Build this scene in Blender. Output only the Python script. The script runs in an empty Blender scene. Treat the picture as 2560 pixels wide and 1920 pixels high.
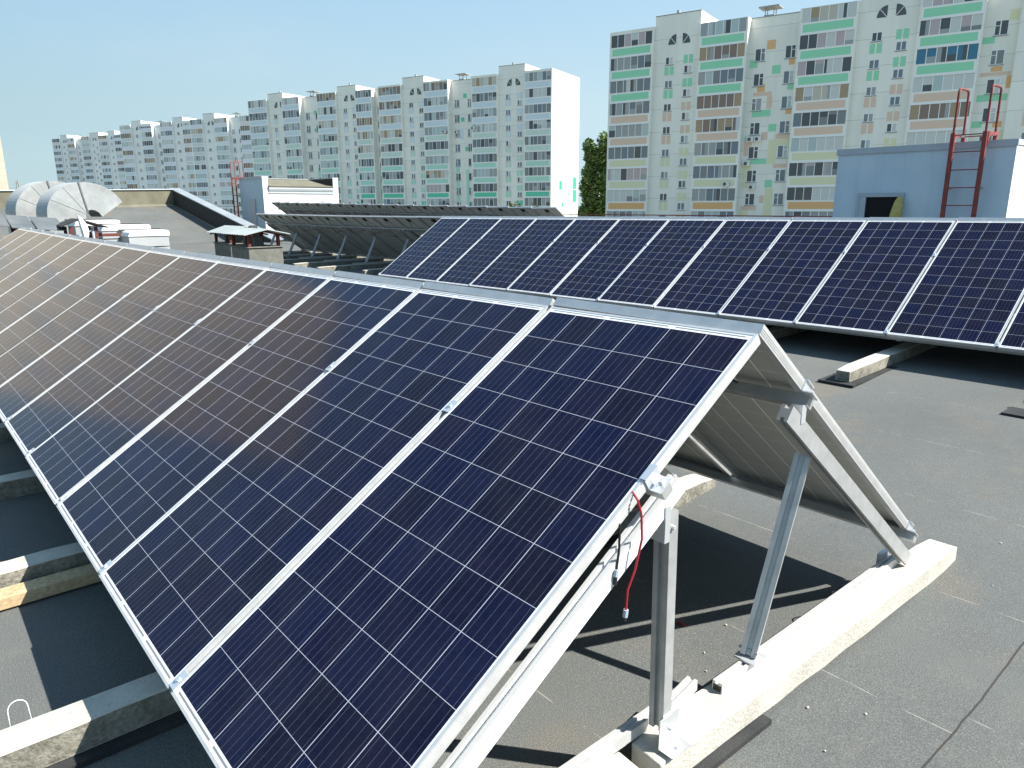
import bpy, bmesh, math, random
from math import sin, cos, pi, radians as R, atan2, sqrt
from mathutils import Vector as V, Matrix
rng = random.Random(7)
S = bpy.context.scene
COL = S.collection
# ------------------------------------------------------------------ materials
MATS = {}
def lk(nt, a, b): nt.links.new(a, b)
def mat(name, col, rough=.6, metal=0., ior=1.45, spec=.5):
    m = bpy.data.materials.new(name); m.use_nodes = True
    b = m.node_tree.nodes['Principled BSDF']
    b.inputs['Base Color'].default_value = (*col, 1); b.inputs['Roughness'].default_value = rough
    b.inputs['Metallic'].default_value = metal; b.inputs['IOR'].default_value = ior
    b.inputs['Specular IOR Level'].default_value = spec
    MATS[name] = m
    return m
class NT:
    def __init__(s, m): s.t = m.node_tree; s.b = s.t.nodes['Principled BSDF']
    def n(s, typ, **k):
        x = s.t.nodes.new(typ)
        for a, v in k.items(): setattr(x, a, v)
        return x
    def math(s, op, a, b=None, c=None):
        x = s.n('ShaderNodeMath', operation=op)
        for i, v in enumerate((a, b, c)):
            if v is None: continue
            if isinstance(v, (int, float)): x.inputs[i].default_value = v
            else: lk(s.t, v, x.inputs[i])
        return x.outputs[0]
    def noise(s, vec, scale, detail=3, rough=.55):
        x = s.n('ShaderNodeTexNoise'); x.inputs['Scale'].default_value = scale
        x.inputs['Detail'].default_value = detail; x.inputs['Roughness'].default_value = rough
        if vec is not None: lk(s.t, vec, x.inputs['Vector'])
        return x.outputs['Fac']
    def ramp(s, f, stops, interp='LINEAR'):
        x = s.n('ShaderNodeValToRGB'); x.color_ramp.interpolation = interp
        e = x.color_ramp.elements
        while len(e) < len(stops): e.new(.5)
        for el, (p, c) in zip(e, stops):
            el.position = p; el.color = (*c, 1) if len(c) == 3 else c
        lk(s.t, f, x.inputs[0]); return x.outputs[0]
    def mix(s, f, a, b, mode='MIX'):
        x = s.n('ShaderNodeMix', data_type='RGBA', blend_type=mode)
        if isinstance(f, (int, float)): x.inputs[0].default_value = f
        else: lk(s.t, f, x.inputs[0])
        for i, v in ((6, a), (7, b)):
            if isinstance(v, tuple): x.inputs[i].default_value = (*v, 1)
            else: lk(s.t, v, x.inputs[i])
        return x.outputs[2]
    def bump(s, h, st, dist=.01):
        x = s.n('ShaderNodeBump'); x.inputs['Strength'].default_value = st; x.inputs['Distance'].default_value = dist
        lk(s.t, h, x.inputs['Height']); lk(s.t, x.outputs[0], s.b.inputs['Normal'])
    def obj(s): return s.n('ShaderNodeTexCoord').outputs['Object']
    def geo(s): return s.n('ShaderNodeNewGeometry').outputs['Position']
    def sep(s, v):
        x = s.n('ShaderNodeSeparateXYZ'); lk(s.t, v, x.inputs[0]); return x.outputs
    def base(s, c): lk(s.t, c, s.b.inputs['Base Color'])
def mottled(name, c1, c2, scale=6, rough=.8, bump=.3, fine=60, fs=.35, spec=.3, bdist=.004):
    m = mat(name, c1, rough, spec=spec); t = NT(m); o = t.geo()
    a = t.noise(o, scale, 5, .6); f = t.noise(o, fine, 2, .6)
    col = t.mix(t.ramp(a, [(.3, (0, 0, 0)), (.7, (1, 1, 1))]), c1, c2)
    g = t.ramp(f, [(.25, (1 - fs,) * 3), (.75, (1 + fs * .6,) * 3)])
    t.base(t.mix(1.0, col, g, 'MULTIPLY'))
    t.bump(f, bump, bdist)
    return m
# roof bitumen: rolls with seams, granules, rusty stains
def make_bitumen():
    m = mat('bitumen', (.1, .1, .1), .85, spec=.25); t = NT(m); o = t.geo(); x, y, z = t.sep(o)
    big = t.noise(o, .55, 5, .6); mid = t.noise(o, 3.2, 5, .65); fine = t.noise(o, 190, 2, .8); gr = t.noise(o, 95, 2, .8)
    col = t.mix(t.ramp(big, [(.3, (0, 0, 0)), (.72, (1, 1, 1))]), (.088, .094, .093), (.118, .124, .12))
    col = t.mix(t.math('MULTIPLY', t.ramp(mid, [(.52, (0, 0, 0)), (.74, (1, 1, 1))]), .4), col, (.14, .132, .113))
    st = t.noise(o, .85, 4, .6)
    col = t.mix(t.math('MULTIPLY', t.ramp(st, [(.55, (0, 0, 0)), (.74, (1, 1, 1))]), .75), col, (.16, .128, .092))
    gran = t.ramp(fine, [(.3, (.55, .55, .55)), (.52, (.97, .97, .97)), (.72, (1.85, 1.85, 1.8))])
    col = t.mix(.8, col, t.mix(1., col, gran, 'MULTIPLY'))
    spk = t.ramp(gr, [(.66, (0, 0, 0)), (.74, (1, 1, 1))])
    col = t.mix(t.math('MULTIPLY', spk, .35), col, (.3, .3, .28))
    # dirt drifts along the falls (streaks along y)
    mp = t.n('ShaderNodeMapping'); mp.inputs['Scale'].default_value = (2.2, .35, 1); mp.inputs['Rotation'].default_value = (0, 0, .5); lk(t.t, o, mp.inputs[0])
    sk = t.noise(mp.outputs[0], 1.6, 4, .6)
    col = t.mix(t.math('MULTIPLY', t.ramp(sk, [(.55, (0, 0, 0)), (.78, (1, 1, 1))]), .38), col, (.145, .136, .116))
    # seams
    wob = t.math('MULTIPLY', t.math('SUBTRACT', t.noise(o, 4, 2), .5), .02)
    seg = t.math('FLOOR', t.math('DIVIDE', t.math('SUBTRACT', x, .57), 8.0))
    off = t.math('MULTIPLY', t.math('PINGPONG', seg, 1.0), .135)
    yy = t.math('SUBTRACT', t.math('ADD', y, wob), t.math('SUBTRACT', .742, off))
    fy = t.math('ABSOLUTE', t.math('SUBTRACT', t.math('FRACT', t.math('ADD', yy, .5)), .5))
    brk = t.ramp(t.noise(o, 9, 3), [(.46, (0, 0, 0)), (.6, (1, 1, 1))])
    l1 = t.math('MULTIPLY', t.math('LESS_THAN', fy, .0028), brk)
    col = t.mix(t.math('MULTIPLY', l1, .42), col, (.42, .38, .33))
    fx = t.math('ABSOLUTE', t.math('SUBTRACT', t.math('FRACT', t.math('ADD', t.math('DIVIDE', t.math('SUBTRACT', t.math('ADD', x, wob), .57), 8.0), .5)), .5))
    l2 = t.math('LESS_THAN', fx, .0005)
    col = t.mix(t.math('MULTIPLY', l2, .8), col, (.03, .025, .022))
    t.base(col)
    t.bump(t.math('ADD', fine, t.math('MULTIPLY', fy, .4)), .5, .006)
make_bitumen()
mottled('bitumen_dark', (.022, .024, .025), (.045, .046, .045), 4, .8, .3, 120)
mottled('bitumen_olive', (.12, .115, .08), (.19, .18, .135), 1.6, .85, .3, 90, .25)
def make_concrete():
    m = mat('concrete', (.5, .47, .42), .85, spec=.2); t = NT(m); o = t.geo()
    a = t.noise(o, 5, 6, .65); f = t.noise(o, 70, 3, .65); p = t.noise(o, 28, 2, .5)
    col = t.mix(t.ramp(a, [(.3, (0, 0, 0)), (.7, (1, 1, 1))]), (.36, .345, .30), (.52, .50, .445))
    col = t.mix(t.math('MULTIPLY', t.ramp(f, [(.3, (1, 1, 1)), (.55, (0, 0, 0))]), .3), col, (.3, .28, .25))
    col = t.mix(t.math('MULTIPLY', t.ramp(p, [(.7, (0, 0, 0)), (.78, (1, 1, 1))]), .5), col, (.22, .21, .19))
    t.base(col); t.bump(t.math('ADD', f, t.math('MULTIPLY', a, .8)), .55, .008)
make_concrete()
mottled('concrete_stained', (.13, .125, .10), (.30, .285, .24), 9, .9, .6, 55, .4, bdist=.01)
mottled('concrete_grey', (.11, .115, .10), (.19, .19, .165), 7, .9, .5, 70, .3, bdist=.01)
mottled('wood_pad', (.42, .3, .17), (.5, .38, .24), 9, .8, .2, 50)
def make_alu():
    m = mat('aluminium', (.72, .73, .74), .42, .35); t = NT(m); o = t.geo()
    f = t.noise(o, 18, 4); t.base(t.ramp(f, [(.3, (.47, .475, .475)), (.7, (.56, .56, .55))]))
    lk(t.t, t.ramp(t.noise(o, 60, 2), [(.3, (.33,) * 3), (.7, (.5,) * 3)]), t.b.inputs['Roughness'])
make_alu()
def make_profile():
    m = mat('alu_profile', (.4, .41, .41), .4, .45); t = NT(m); o = t.geo()
    t.base(t.ramp(t.noise(o, 14, 4), [(.3, (.36, .37, .37)), (.7, (.46, .47, .465))]))
make_profile()
mat('alu_bright', (.74, .75, .75), .45, .3)
mat('alu_dark', (.25, .26, .27), .5, .3)
mat('zinc', (.62, .64, .66), .35, .6)
CP, RP, S0, ML, MW, PX = .1565, .159, .0308, 1.9696, .9735, .9895
def make_cells():
    m = mat('solar_cells', (.01, .012, .04), .105, ior=1.185); t = NT(m)
    x, y, z = t.sep(t.obj())
    fx = t.math('DIVIDE', t.math('ADD', x, 3 * CP), CP); fy = t.math('DIVIDE', t.math('SUBTRACT', t.math('MULTIPLY', y, -1.), S0), RP)
    def edge(f): return t.math('SUBTRACT', .5, t.math('ABSOLUTE', t.math('SUBTRACT', t.math('FRACT', f), .5)))
    gap = t.math('MAXIMUM', t.math('LESS_THAN', edge(fx), .0085), t.math('LESS_THAN', edge(fy), .005))
    bb = t.math('LESS_THAN', t.math('ABSOLUTE', t.math('SUBTRACT', t.math('FRACT', t.math('MULTIPLY', fx, 5.)), .5)), .02)
    ins = t.math('MULTIPLY', t.math('MULTIPLY', t.math('GREATER_THAN', fx, 0.), t.math('LESS_THAN', fx, 6.)), t.math('MULTIPLY', t.math('GREATER_THAN', fy, 0.), t.math('LESS_THAN', fy, 12.)))
    cid = t.n('ShaderNodeCombineXYZ'); lk(t.t, t.math('FLOOR', fx), cid.inputs[0]); lk(t.t, t.math('FLOOR', fy), cid.inputs[1])
    oi = t.n('ShaderNodeObjectInfo'); lk(t.t, t.math('MULTIPLY', oi.outputs['Random'], 53.), cid.inputs[2])
    wn = t.n('ShaderNodeTexWhiteNoise'); lk(t.t, cid.outputs[0], wn.inputs[0])
    cell = t.ramp(wn.outputs['Value'], [(0, (.0052, .0056, .0165)), (.3, (.0048, .0060, .0215)), (.7, (.0044, .0066, .0275)), (1, (.0062, .0060, .021))])
    vor = t.n('ShaderNodeTexVoronoi'); vor.inputs['Scale'].default_value = 95; lk(t.t, t.obj(), vor.inputs['Vector'])
    cell = t.mix(1., cell, t.ramp(t.sep(vor.outputs['Color'])[0], [(0, (.8, .8, .82)), (1, (1.22, 1.2, 1.18))]), 'MULTIPLY')
    cell = t.mix(bb, cell, (.075, .08, .11))
    col = t.mix(gap, cell, (.42, .435, .49))
    # string ribbons in the white margins
    rib = t.math('LESS_THAN', t.math('ABSOLUTE', t.math('SUBTRACT', t.math('ABSOLUTE', t.math('SUBTRACT', t.math('MULTIPLY', y, -1.), ML / 2)), ML / 2 - .0205)), .0034)
    cut = t.math('GREATER_THAN', edge(t.math('DIVIDE', fx, 2.)), .05)
    marg = t.mix(t.math('MULTIPLY', rib, cut), (.72, .73, .74), (.2, .21, .22))
    col = t.mix(ins, marg, col)
    # thin film of dust
    d = t.noise(t.geo(), 5., 4, .6)
    d2 = t.noise(t.geo(), 420., 1, .6)
    dust = t.math('ADD', t.math('MULTIPLY', t.ramp(d, [(.35, (0, 0, 0)), (.8, (1, 1, 1))]), .016), t.math('MULTIPLY', t.ramp(d2, [(.72, (0, 0, 0)), (.78, (1, 1, 1))]), .06))
    col = t.mix(dust, col, (.42, .39, .34))
    t.base(col)
    t.b.inputs['Specular IOR Level'].default_value = .5
    return m
make_cells()
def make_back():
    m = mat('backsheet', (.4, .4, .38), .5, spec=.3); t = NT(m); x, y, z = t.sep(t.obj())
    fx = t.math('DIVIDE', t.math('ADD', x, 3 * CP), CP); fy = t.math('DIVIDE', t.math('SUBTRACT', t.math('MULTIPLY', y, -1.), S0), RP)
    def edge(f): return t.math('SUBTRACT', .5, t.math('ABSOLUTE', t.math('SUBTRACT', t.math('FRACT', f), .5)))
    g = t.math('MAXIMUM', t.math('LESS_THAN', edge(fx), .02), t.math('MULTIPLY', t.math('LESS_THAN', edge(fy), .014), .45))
    t.base(t.mix(g, (.45, .45, .42), (.95, .93, .86)))  # gap lines: white sheet, brightened in colour for light shining through
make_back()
mat('black_plastic', (.012, .012, .013), .45)
mat('red_cable', (.32, .012, .025), .4)
mat('white_plastic', (.75, .76, .75), .4)
def make_galv():
    m = mat('galvanised', (.5, .56, .54), .38, .55); t = NT(m); o = t.geo()
    v = t.n('ShaderNodeTexVoronoi'); v.inputs['Scale'].default_value = 9; lk(t.t, o, v.inputs['Vector'])
    c = t.mix(.16, t.ramp(t.noise(o, 1.3, 4), [(.3, (.29, .33, .32)), (.7, (.44, .49, .47))]), v.outputs['Color'], 'SOFT_LIGHT')
    hs = t.n('ShaderNodeHueSaturation'); hs.inputs['Saturation'].default_value = .35; lk(t.t, c, hs.inputs['Color'])
    t.base(hs.outputs[0])
make_galv()
mottled('tin_roof', (.33, .36, .345), (.42, .45, .435), 2, .45, .05, 30, .12)
MATS['tin_roof'].node_tree.nodes['Principled BSDF'].inputs['Metallic'].default_value = .3
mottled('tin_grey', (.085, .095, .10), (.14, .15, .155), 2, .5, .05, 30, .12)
mottled('white_paint', (.66, .66, .64), (.74, .74, .72), 1.5, .7, .08, 40, .06)
mottled('grey_box', (.30, .32, .33), (.37, .39, .39), 1.3, .5, .05, 30, .1)
def make_plaster():
    m = mat('blue_plaster', (.45, .55, .63), .85, spec=.2); t = NT(m); o = t.geo()
    mp = t.n('ShaderNodeMapping'); mp.inputs['Scale'].default_value = (3.2, 3.2, .28); lk(t.t, o, mp.inputs[0])
    a = t.noise(mp.outputs[0], 1.4, 5, .65); b = t.noise(o, 1.1, 4); f = t.noise(o, 60, 2)
    col = t.mix(t.ramp(b, [(.3, (0, 0, 0)), (.7, (1, 1, 1))]), (.41, .52, .60), (.49, .59, .66))
    col = t.mix(t.math('MULTIPLY', t.ramp(a, [(.52, (0, 0, 0)), (.75, (1, 1, 1))]), .35), col, (.33, .38, .41)); t.base(col); t.bump(f, .2, .004)
make_plaster()
mottled('cap_metal', (.32, .37, .42), (.39, .43, .47), 1.5, .5, .05, 40, .08)
mottled('dark_cap', (.19, .215, .235), (.26, .285, .30), 1.5, .5, .05, 40, .1)
mottled('roof_metal', (.40, .44, .47), (.48, .51, .53), 1.5, .45, .05, 40, .08)
mottled('red_paint', (.17, .03, .03), (.25, .06, .05), 8, .5, .1, 60, .15)
mottled('brick_red', (.11, .035, .03), (.17, .055, .045), 12, .85, .2, 60, .25)
mat('hatch_shade', (.006, .006, .007), .9)
mottled('door_grey', (.35, .4, .46), (.4, .45, .5), 2, .5, .05, 30, .08)
mottled('gold_foil', (.36, .3, .08), (.5, .42, .15), 14, .45, .4, 40, .3)
def make_facade(name, c):
    m = mat(name, c, .85, spec=.2); t = NT(m); o = t.obj(); x, y, z = t.sep(o)
    f = t.math('FRACT', t.math('DIVIDE', t.math('ADD', z, .5), 2.8))
    ln = t.math('LESS_THAN', t.math('ABSOLUTE', t.math('SUBTRACT', f, .5)), .011)
    mp = t.n('ShaderNodeMapping'); mp.inputs['Scale'].default_value = (1, 1, .18); lk(t.t, o, mp.inputs[0])
    n = t.noise(mp.outputs[0], .9, 5, .6)
    col = t.mix(t.ramp(n, [(.3, (0, 0, 0)), (.75, (1, 1, 1))]), tuple(v * .9 for v in c), c)
    # each precast panel a touch different
    cid = t.n('ShaderNodeCombineXYZ'); lk(t.t, t.math('FLOOR', t.math('DIVIDE', x, 3.1)), cid.inputs[0]); lk(t.t, t.math('FLOOR', t.math('DIVIDE', t.math('ADD', z, 1.9), 2.8)), cid.inputs[1])
    wn = t.n('ShaderNodeTexWhiteNoise'); lk(t.t, cid.outputs[0], wn.inputs[0])
    col = t.mix(1., col, t.ramp(wn.outputs['Value'], [(0, (.93, .93, .94)), (1, (1, 1, 1))]), 'MULTIPLY')
    col = t.mix(t.math('MULTIPLY', ln, .45), col, (.3, .29, .27)); t.base(col)
make_facade('facade', (.86, .845, .77))
make_facade('facade_far', (.86, .86, .83))
for nm, c in dict(p_green=(.30, .66, .44), p_peach=(.70, .53, .42), p_yellow=(.70, .69, .47), p_orange=(.72, .43, .20), p_blue=(.60, .69, .74), p_sage=(.56, .68, .60), p_mint=(.42, .68, .56), p_emer=(.13, .55, .37), p_lilac=(.70, .72, .77), p_grey=(.6, .64, .64), p_rose=(.74, .66, .63), p_deep=(.03, .32, .18), p_jade=(.2, .5, .38), p_white=(.82, .82, .8),
                  w_frame=(.85, .85, .84), g_dark=(.08, .09, .095), g_blue=(.16, .2, .23), c_white=(.55, .57, .55), c_cream=(.5, .46, .38), c_brown=(.22, .165, .135), c_grey=(.32, .34, .34), c_teal=(.05, .17, .27), c_pink=(.46, .38, .39), c_pale=(.42, .5, .5), c_warm=(.36, .27, .17), c_slate=(.2, .22, .225), sill=(.25, .27, .3), trim=(.28, .28, .26)).items():
    mat(nm, c, .12 if nm[0] in 'gc' else .7, spec=.5 if nm[0] in 'gc' else .25)
def make_brick():
    m = mat('tan_brick', (.5, .42, .28), .85, spec=.2); t = NT(m); o = t.geo(); x, y, z = t.sep(o)
    cv = t.n('ShaderNodeCombineXYZ'); lk(t.t, t.math('ADD', x, y), cv.inputs[0]); lk(t.t, z, cv.inputs[1])
    b = t.n('ShaderNodeTexBrick'); b.inputs['Scale'].default_value = 1.; b.inputs['Brick Width'].default_value = .9; b.inputs['Row Height'].default_value = .45; b.inputs['Mortar Size'].default_value = .03
    b.inputs['Color1'].default_value = (.47, .42, .34, 1); b.inputs['Color2'].default_value = (.42, .37, .30, 1); b.inputs['Mortar'].default_value = (.4, .36, .28, 1)
    lk(t.t, cv.outputs[0], b.inputs['Vector']); t.base(b.outputs[0])
make_brick()
def make_leaf(name, a, b2):
    m = mat(name, a, .6, spec=.2); t = NT(m); o = t.geo()
    t.base(t.ramp(t.noise(o, .9, 3), [(.3, a), (.7, b2)]))
make_leaf('leaf', (.075, .13, .035), (.15, .21, .065)); make_leaf('leaf_yellow', (.22, .2, .05), (.34, .27, .06)); make_leaf('leaf_far', (.09, .12, .09), (.12, .15, .11))
mat('bark', (.12, .09, .06), .9)
mottled('city_ground', (.16, .17, .13), (.22, .22, .19), .05, .9, .1, 5, .2)
# ------------------------------------------------------------------ mesh builder
class MB:
    def __init__(s): s.v = []; s.f = []; s.m = []; s.mats = []
    def mi(s, m):
        if m not in s.mats: s.mats.append(m)
        return s.mats.index(m)
    def add(s, vs, fs, m):
        k = len(s.v); s.v += [tuple(v) for v in vs]; i = s.mi(m)
        for f in fs: s.f.append([k + q for q in f]); s.m.append(i)
    def box(s, a, b, m, M=None):
        x0, y0, z0 = [min(p, q) for p, q in zip(a, b)]; x1, y1, z1 = [max(p, q) for p, q in zip(a, b)]
        vs = [V(c) for c in ((x0, y0, z0), (x1, y0, z0), (x1, y1, z0), (x0, y1, z0), (x0, y0, z1), (x1, y0, z1), (x1, y1, z1), (x0, y1, z1))]
        if M: vs = [M @ v for v in vs]
        s.add(vs, [(0, 3, 2, 1), (4, 5, 6, 7), (0, 1, 5, 4), (1, 2, 6, 5), (2, 3, 7, 6), (3, 0, 4, 7)], m)
    def prism(s, prof, d, m, M=None):
        # polygon in local XY extruded along local Z from 0 to d
        n = len(prof); vs = [V((x, y, 0)) for x, y in prof] + [V((x, y, d)) for x, y in prof]
        if M: vs = [M @ v for v in vs]
        s.add(vs, [list(range(n))[::-1], list(range(n, 2 * n))] + [(i, (i + 1) % n, n + (i + 1) % n, n + i) for i in range(n)], m)
    def bar(s, p, q, prof, m, up=(0, 0, 1), roll=0):
        # sweep profile (list of (a,b)) straight from p to q; b axis towards 'up'
        p, q = V(p), V(q); d = (q - p); L = d.length; d.normalize(); u = V(up); b = (u - d * u.dot(d)).normalized(); a = b.cross(d)
        M = Matrix((( a.x, b.x, d.x, p.x), (a.y, b.y, d.y, p.y), (a.z, b.z, d.z, p.z), (0, 0, 0, 1)))
        s.prism(prof, L, m, M)
    def sweep(s, pts, r, m, n=6):
        pts = [V(p) for p in pts]; k = len(s.v); i0 = s.mi(m); prev = None
        for i, p in enumerate(pts):
            d = (pts[min(i + 1, len(pts) - 1)] - pts[max(i - 1, 0)]).normalized()
            u = V((0, 0, 1)) if abs(d.z) < .9 else V((1, 0, 0))
            if prev is not None: u = prev
            a = d.cross(u).normalized(); b = a.cross(d).normalized(); prev = b
            for j in range(n): s.v.append(tuple(p + (a * cos(2 * pi * j / n) + b * sin(2 * pi * j / n)) * r))
        for i in range(len(pts) - 1):
            for j in range(n):
                s.f.append([k + i * n + j, k + i * n + (j + 1) % n, k + (i + 1) * n + (j + 1) % n, k + (i + 1) * n + j]); s.m.append(i0)
        s.f.append([k + j for j in range(n)][::-1]); s.m.append(i0); e = k + (len(pts) - 1) * n
        s.f.append([e + j for j in range(n)]); s.m.append(i0)
    def cyl(s, p, q, r, m, n=10): s.sweep([p, q], r, m, n)
    def build(s, name, parent=None, loc=(0, 0, 0), rot=(0, 0, 0), smooth=False, bevel=0):
        me = bpy.data.meshes.new(name); me.from_pydata(s.v, [], s.f)
        for m in s.mats: me.materials.append(MATS[m])
        me.polygons.foreach_set('material_index', s.m)
        bm = bmesh.new(); bm.from_mesh(me); bmesh.ops.recalc_face_normals(bm, faces=bm.faces)
        if bevel: bmesh.ops.bevel(bm, geom=[e for e in bm.edges if e.calc_face_angle(0) > .5], offset=bevel, segments=2, affect='EDGES', profile=.5)
        bm.to_mesh(me); bm.free()
        if smooth:
            for p in me.polygons: p.use_smooth = True
        o = bpy.data.objects.new(name, me); COL.objects.link(o); o.location = loc; o.rotation_euler = rot
        if parent: o.parent = parent
        return o
def tag(o, label=None, cat=None, group=None, kind=None):
    if label: o['label'] = label
    if cat: o['category'] = cat
    if group: o['group'] = group
    if kind: o['kind'] = kind
    return o
def empty(name, loc=(0, 0, 0), rot=(0, 0, 0), **k):
    o = bpy.data.objects.new(name, None); COL.objects.link(o); o.location = loc; o.rotation_euler = rot
    o.empty_display_size = .1
    return tag(o, **k)
def copy_tree(o, parent=None):
    c = o.copy(); COL.objects.link(c)
    if parent: c.parent = parent
    for ch in list(o.children): copy_tree(ch, c)
    return c
ORD = 'first second third fourth fifth sixth seventh eighth ninth tenth eleventh twelfth thirteenth fourteenth fifteenth sixteenth seventeenth eighteenth nineteenth twentieth twenty-first twenty-second twenty-third twenty-fourth'.split()
# ------------------------------------------------------------------ camera, light, world
cam = bpy.data.objects.new('camera', bpy.data.cameras.new('camera')); COL.objects.link(cam)
cam.location = (1.25737, -2.10847, 1.90172); cam.rotation_euler = (1.328591, .00353, .866)
cam.data.sensor_width = 36; cam.data.lens = 1803.183 / 2560 * 36; cam.data.clip_end = 5000; cam.data.clip_start = .02
S.camera = cam
SUN_AZ, SUN_EL = R(37.6), R(45.5)
sl = bpy.data.lights.new('sun', 'SUN'); sl.energy = 5.0; sl.angle = R(.53); sl.color = (1, .955, .88)
so = bpy.data.objects.new('sun', sl); COL.objects.link(so); so.rotation_euler = (pi / 2 - SUN_EL, 0, SUN_AZ + pi / 2); so.location = (20, 15, 25)
w = bpy.data.worlds.new('World'); S.world = w; w.use_nodes = True
nt = w.node_tree; bg = nt.nodes['Background']; sky = nt.nodes.new('ShaderNodeTexSky'); sky.sky_type = 'NISHITA'; sky.sun_disc = False
sky.sun_elevation = SUN_EL; sky.sun_rotation = pi / 2 - SUN_AZ; sky.air_density = 1.0; sky.dust_density = .5; sky.ozone_density = 1.2; sky.altitude = 100
tc = nt.nodes.new('ShaderNodeTexCoord'); sx = nt.nodes.new('ShaderNodeSeparateXYZ'); nt.links.new(tc.outputs['Generated'], sx.inputs[0])
def mr(sock, a, b, c, d):
    q = nt.nodes.new('ShaderNodeMapRange'); nt.links.new(sock, q.inputs[0])
    for i, v in enumerate((a, b, c, d)): q.inputs[i + 1].default_value = v
    return q.outputs[0]
def mixc(f, a, b):
    q = nt.nodes.new('ShaderNodeMix'); q.data_type = 'RGBA'; nt.links.new(f, q.inputs[0])
    for i, v in ((6, a), (7, b)):
        if isinstance(v, tuple): q.inputs[i].default_value = (*v, 1)
        else: nt.links.new(v, q.inputs[i])
    return q.outputs[2]
# the day's veil: paler, greyer towards the left, bluer overhead, with a trace of high thin cloud
veil = mixc(mr(sx.outputs[1], .1, .85, 0, 1), (2.35, 3.35, 3.75), (3.25, 4.3, 4.75))
veil = mixc(mr(sx.outputs[2], .12, .45, 0, 1), veil, (1.75, 3.45, 5.15))
cl = nt.nodes.new('ShaderNodeTexNoise'); cl.inputs['Scale'].default_value = 2.2; cl.inputs['Detail'].default_value = 6; cl.inputs['Roughness'].default_value = .62
mp = nt.nodes.new('ShaderNodeMapping'); mp.inputs['Scale'].default_value = (1, 1, 3.2); nt.links.new(tc.outputs['Generated'], mp.inputs[0]); nt.links.new(mp.outputs[0], cl.inputs['Vector'])
veil = mixc(mr(cl.outputs[0], .5, .85, 0, .35), veil, (3.6, 4.3, 4.6))
nt.links.new(mixc(mr(sx.outputs[2], .1, .6, .92, .6), sky.outputs[0], veil), bg.inputs[0])
bg.inputs[1].default_value = .08
S.view_settings.view_transform = 'Standard'; S.view_settings.look = 'None'; S.view_settings.exposure = 1.25; S.view_settings.gamma = 1
S.cycles.use_denoising = True; S.cycles.max_bounces = 8
# ------------------------------------------------------------------ roof
def rz(x, y):
    P = [(-30, -.1), (1.2, 0), (5.2, .29), (11.5, .52), (13.5, .6), (22, .8)]
    for (a, za), (b, zb) in zip(P, P[1:]):
        if y <= b: z = za + (zb - za) * (y - a) / (b - a); break
    else: z = P[-1][1]
    if x < -24 and y < 9.99: 
        z += max(0, (-32.5 - x)) / 8.5 * (1.93 - .12 * (6 - y) * .12 - z)
    return z
def roof_sheet(xs, ys, name):
    mb = MB(); vs = [(x, y, rz(x, y)) for y in ys for x in xs]; n = len(xs)
    mb.add(vs, [(j * n + i, j * n + i + 1, (j + 1) * n + i + 1, (j + 1) * n + i) for j in range(len(ys) - 1) for i in range(n - 1)], 'bitumen')
    return tag(mb.build(name), kind='structure')
roof_sheet([-41, -39, -36, -34, -32.5, -28, -22, -16, -10, -4, 2, 8, 14], [-14, -8, -3, 1.2, 3, 5.2, 8, 9.96], 'roof_surface')
roof_sheet([-62, -41.15, -30, -22, -16, -10, -4, 2, 8, 14], [10.0, 11.5, 13.5, 16, 19.3], 'roof_surface')
mb = MB()
mb.box((-62, 10.3, -6.5), (14, 19.28, .3), 'concrete_grey'); mb.box((-41.2, -14, -6.5), (14, 10.29, -.35), 'concrete_grey'); tag(mb.build('roof_building_body'), kind='structure')
mb = MB(); mb.add([(-3000, -3000, -6.5), (3000, -3000, -6.5), (3000, 3000, -6.5), (-3000, 3000, -6.5)], [(0, 1, 2, 3)], 'city_ground'); tag(mb.build('ground'), kind='structure')
# end parapet, raked parapet
mb = MB()
def wallstrip(mb, pts, th, m, cap, capm, nrm):
    # pts: (x,y,zb,zt); thickness along nrm
    n = V(nrm)
    for (x0, y0, b0, t0), (x1, y1, b1, t1) in zip(pts, pts[1:]):
        A = [V((x0, y0, b0)), V((x1, y1, b1)), V((x1, y1, t1)), V((x0, y0, t0))]; B = [p + n * th for p in A]
        mb.add(A + B, [(0, 1, 2, 3), (7, 6, 5, 4), (0, 4, 5, 1), (1, 5, 6, 2), (2, 6, 7, 3), (3, 7, 4, 0)], m)
        if cap:
            o = n * .06; C = [V((x0, y0, t0 + .004)) - o, V((x1, y1, t1 + .004)) - o, V((x1, y1, t1 + .004)) + n * th + o, V((x0, y0, t0 + .004)) + n * th + o]
            D = [p + V((0, 0, .05)) for p in C]
            mb.add(C + D, [(3, 2, 1, 0), (4, 5, 6, 7), (0, 1, 5, 4), (1, 2, 6, 5), (2, 3, 7, 6), (3, 0, 4, 7)], capm)
t = empty('parapet_wall', (-41.1, 0, 0), label='long olive roof-edge parapet behind the two big ducts', cat='parapet', group='roof parapets')
mb = MB(); wallstrip(mb, [(-.0, -14, -.3, 2.4), (0, 2.3, -.3, 2.66), (0, 10.0, -.3, 2.80)], .35, 'bitumen_olive', 0, '', (-1, 0, 0)); mb.build('wall', t)
mb = MB(); wallstrip(mb, [(-.0, -14, 2.4, 2.4), (0, 2.3, 2.66, 2.66), (0, 10.0, 2.80, 2.80)], .35, 'roof_metal', 1, 'roof_metal', (-1, 0, 0)); mb.build('coping', t)
t = empty('parapet_wall', (0, 10.0, 0), label='sloping dark parapet with pale metal cap running down from the olive one', cat='parapet', group='roof parapets')
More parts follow.
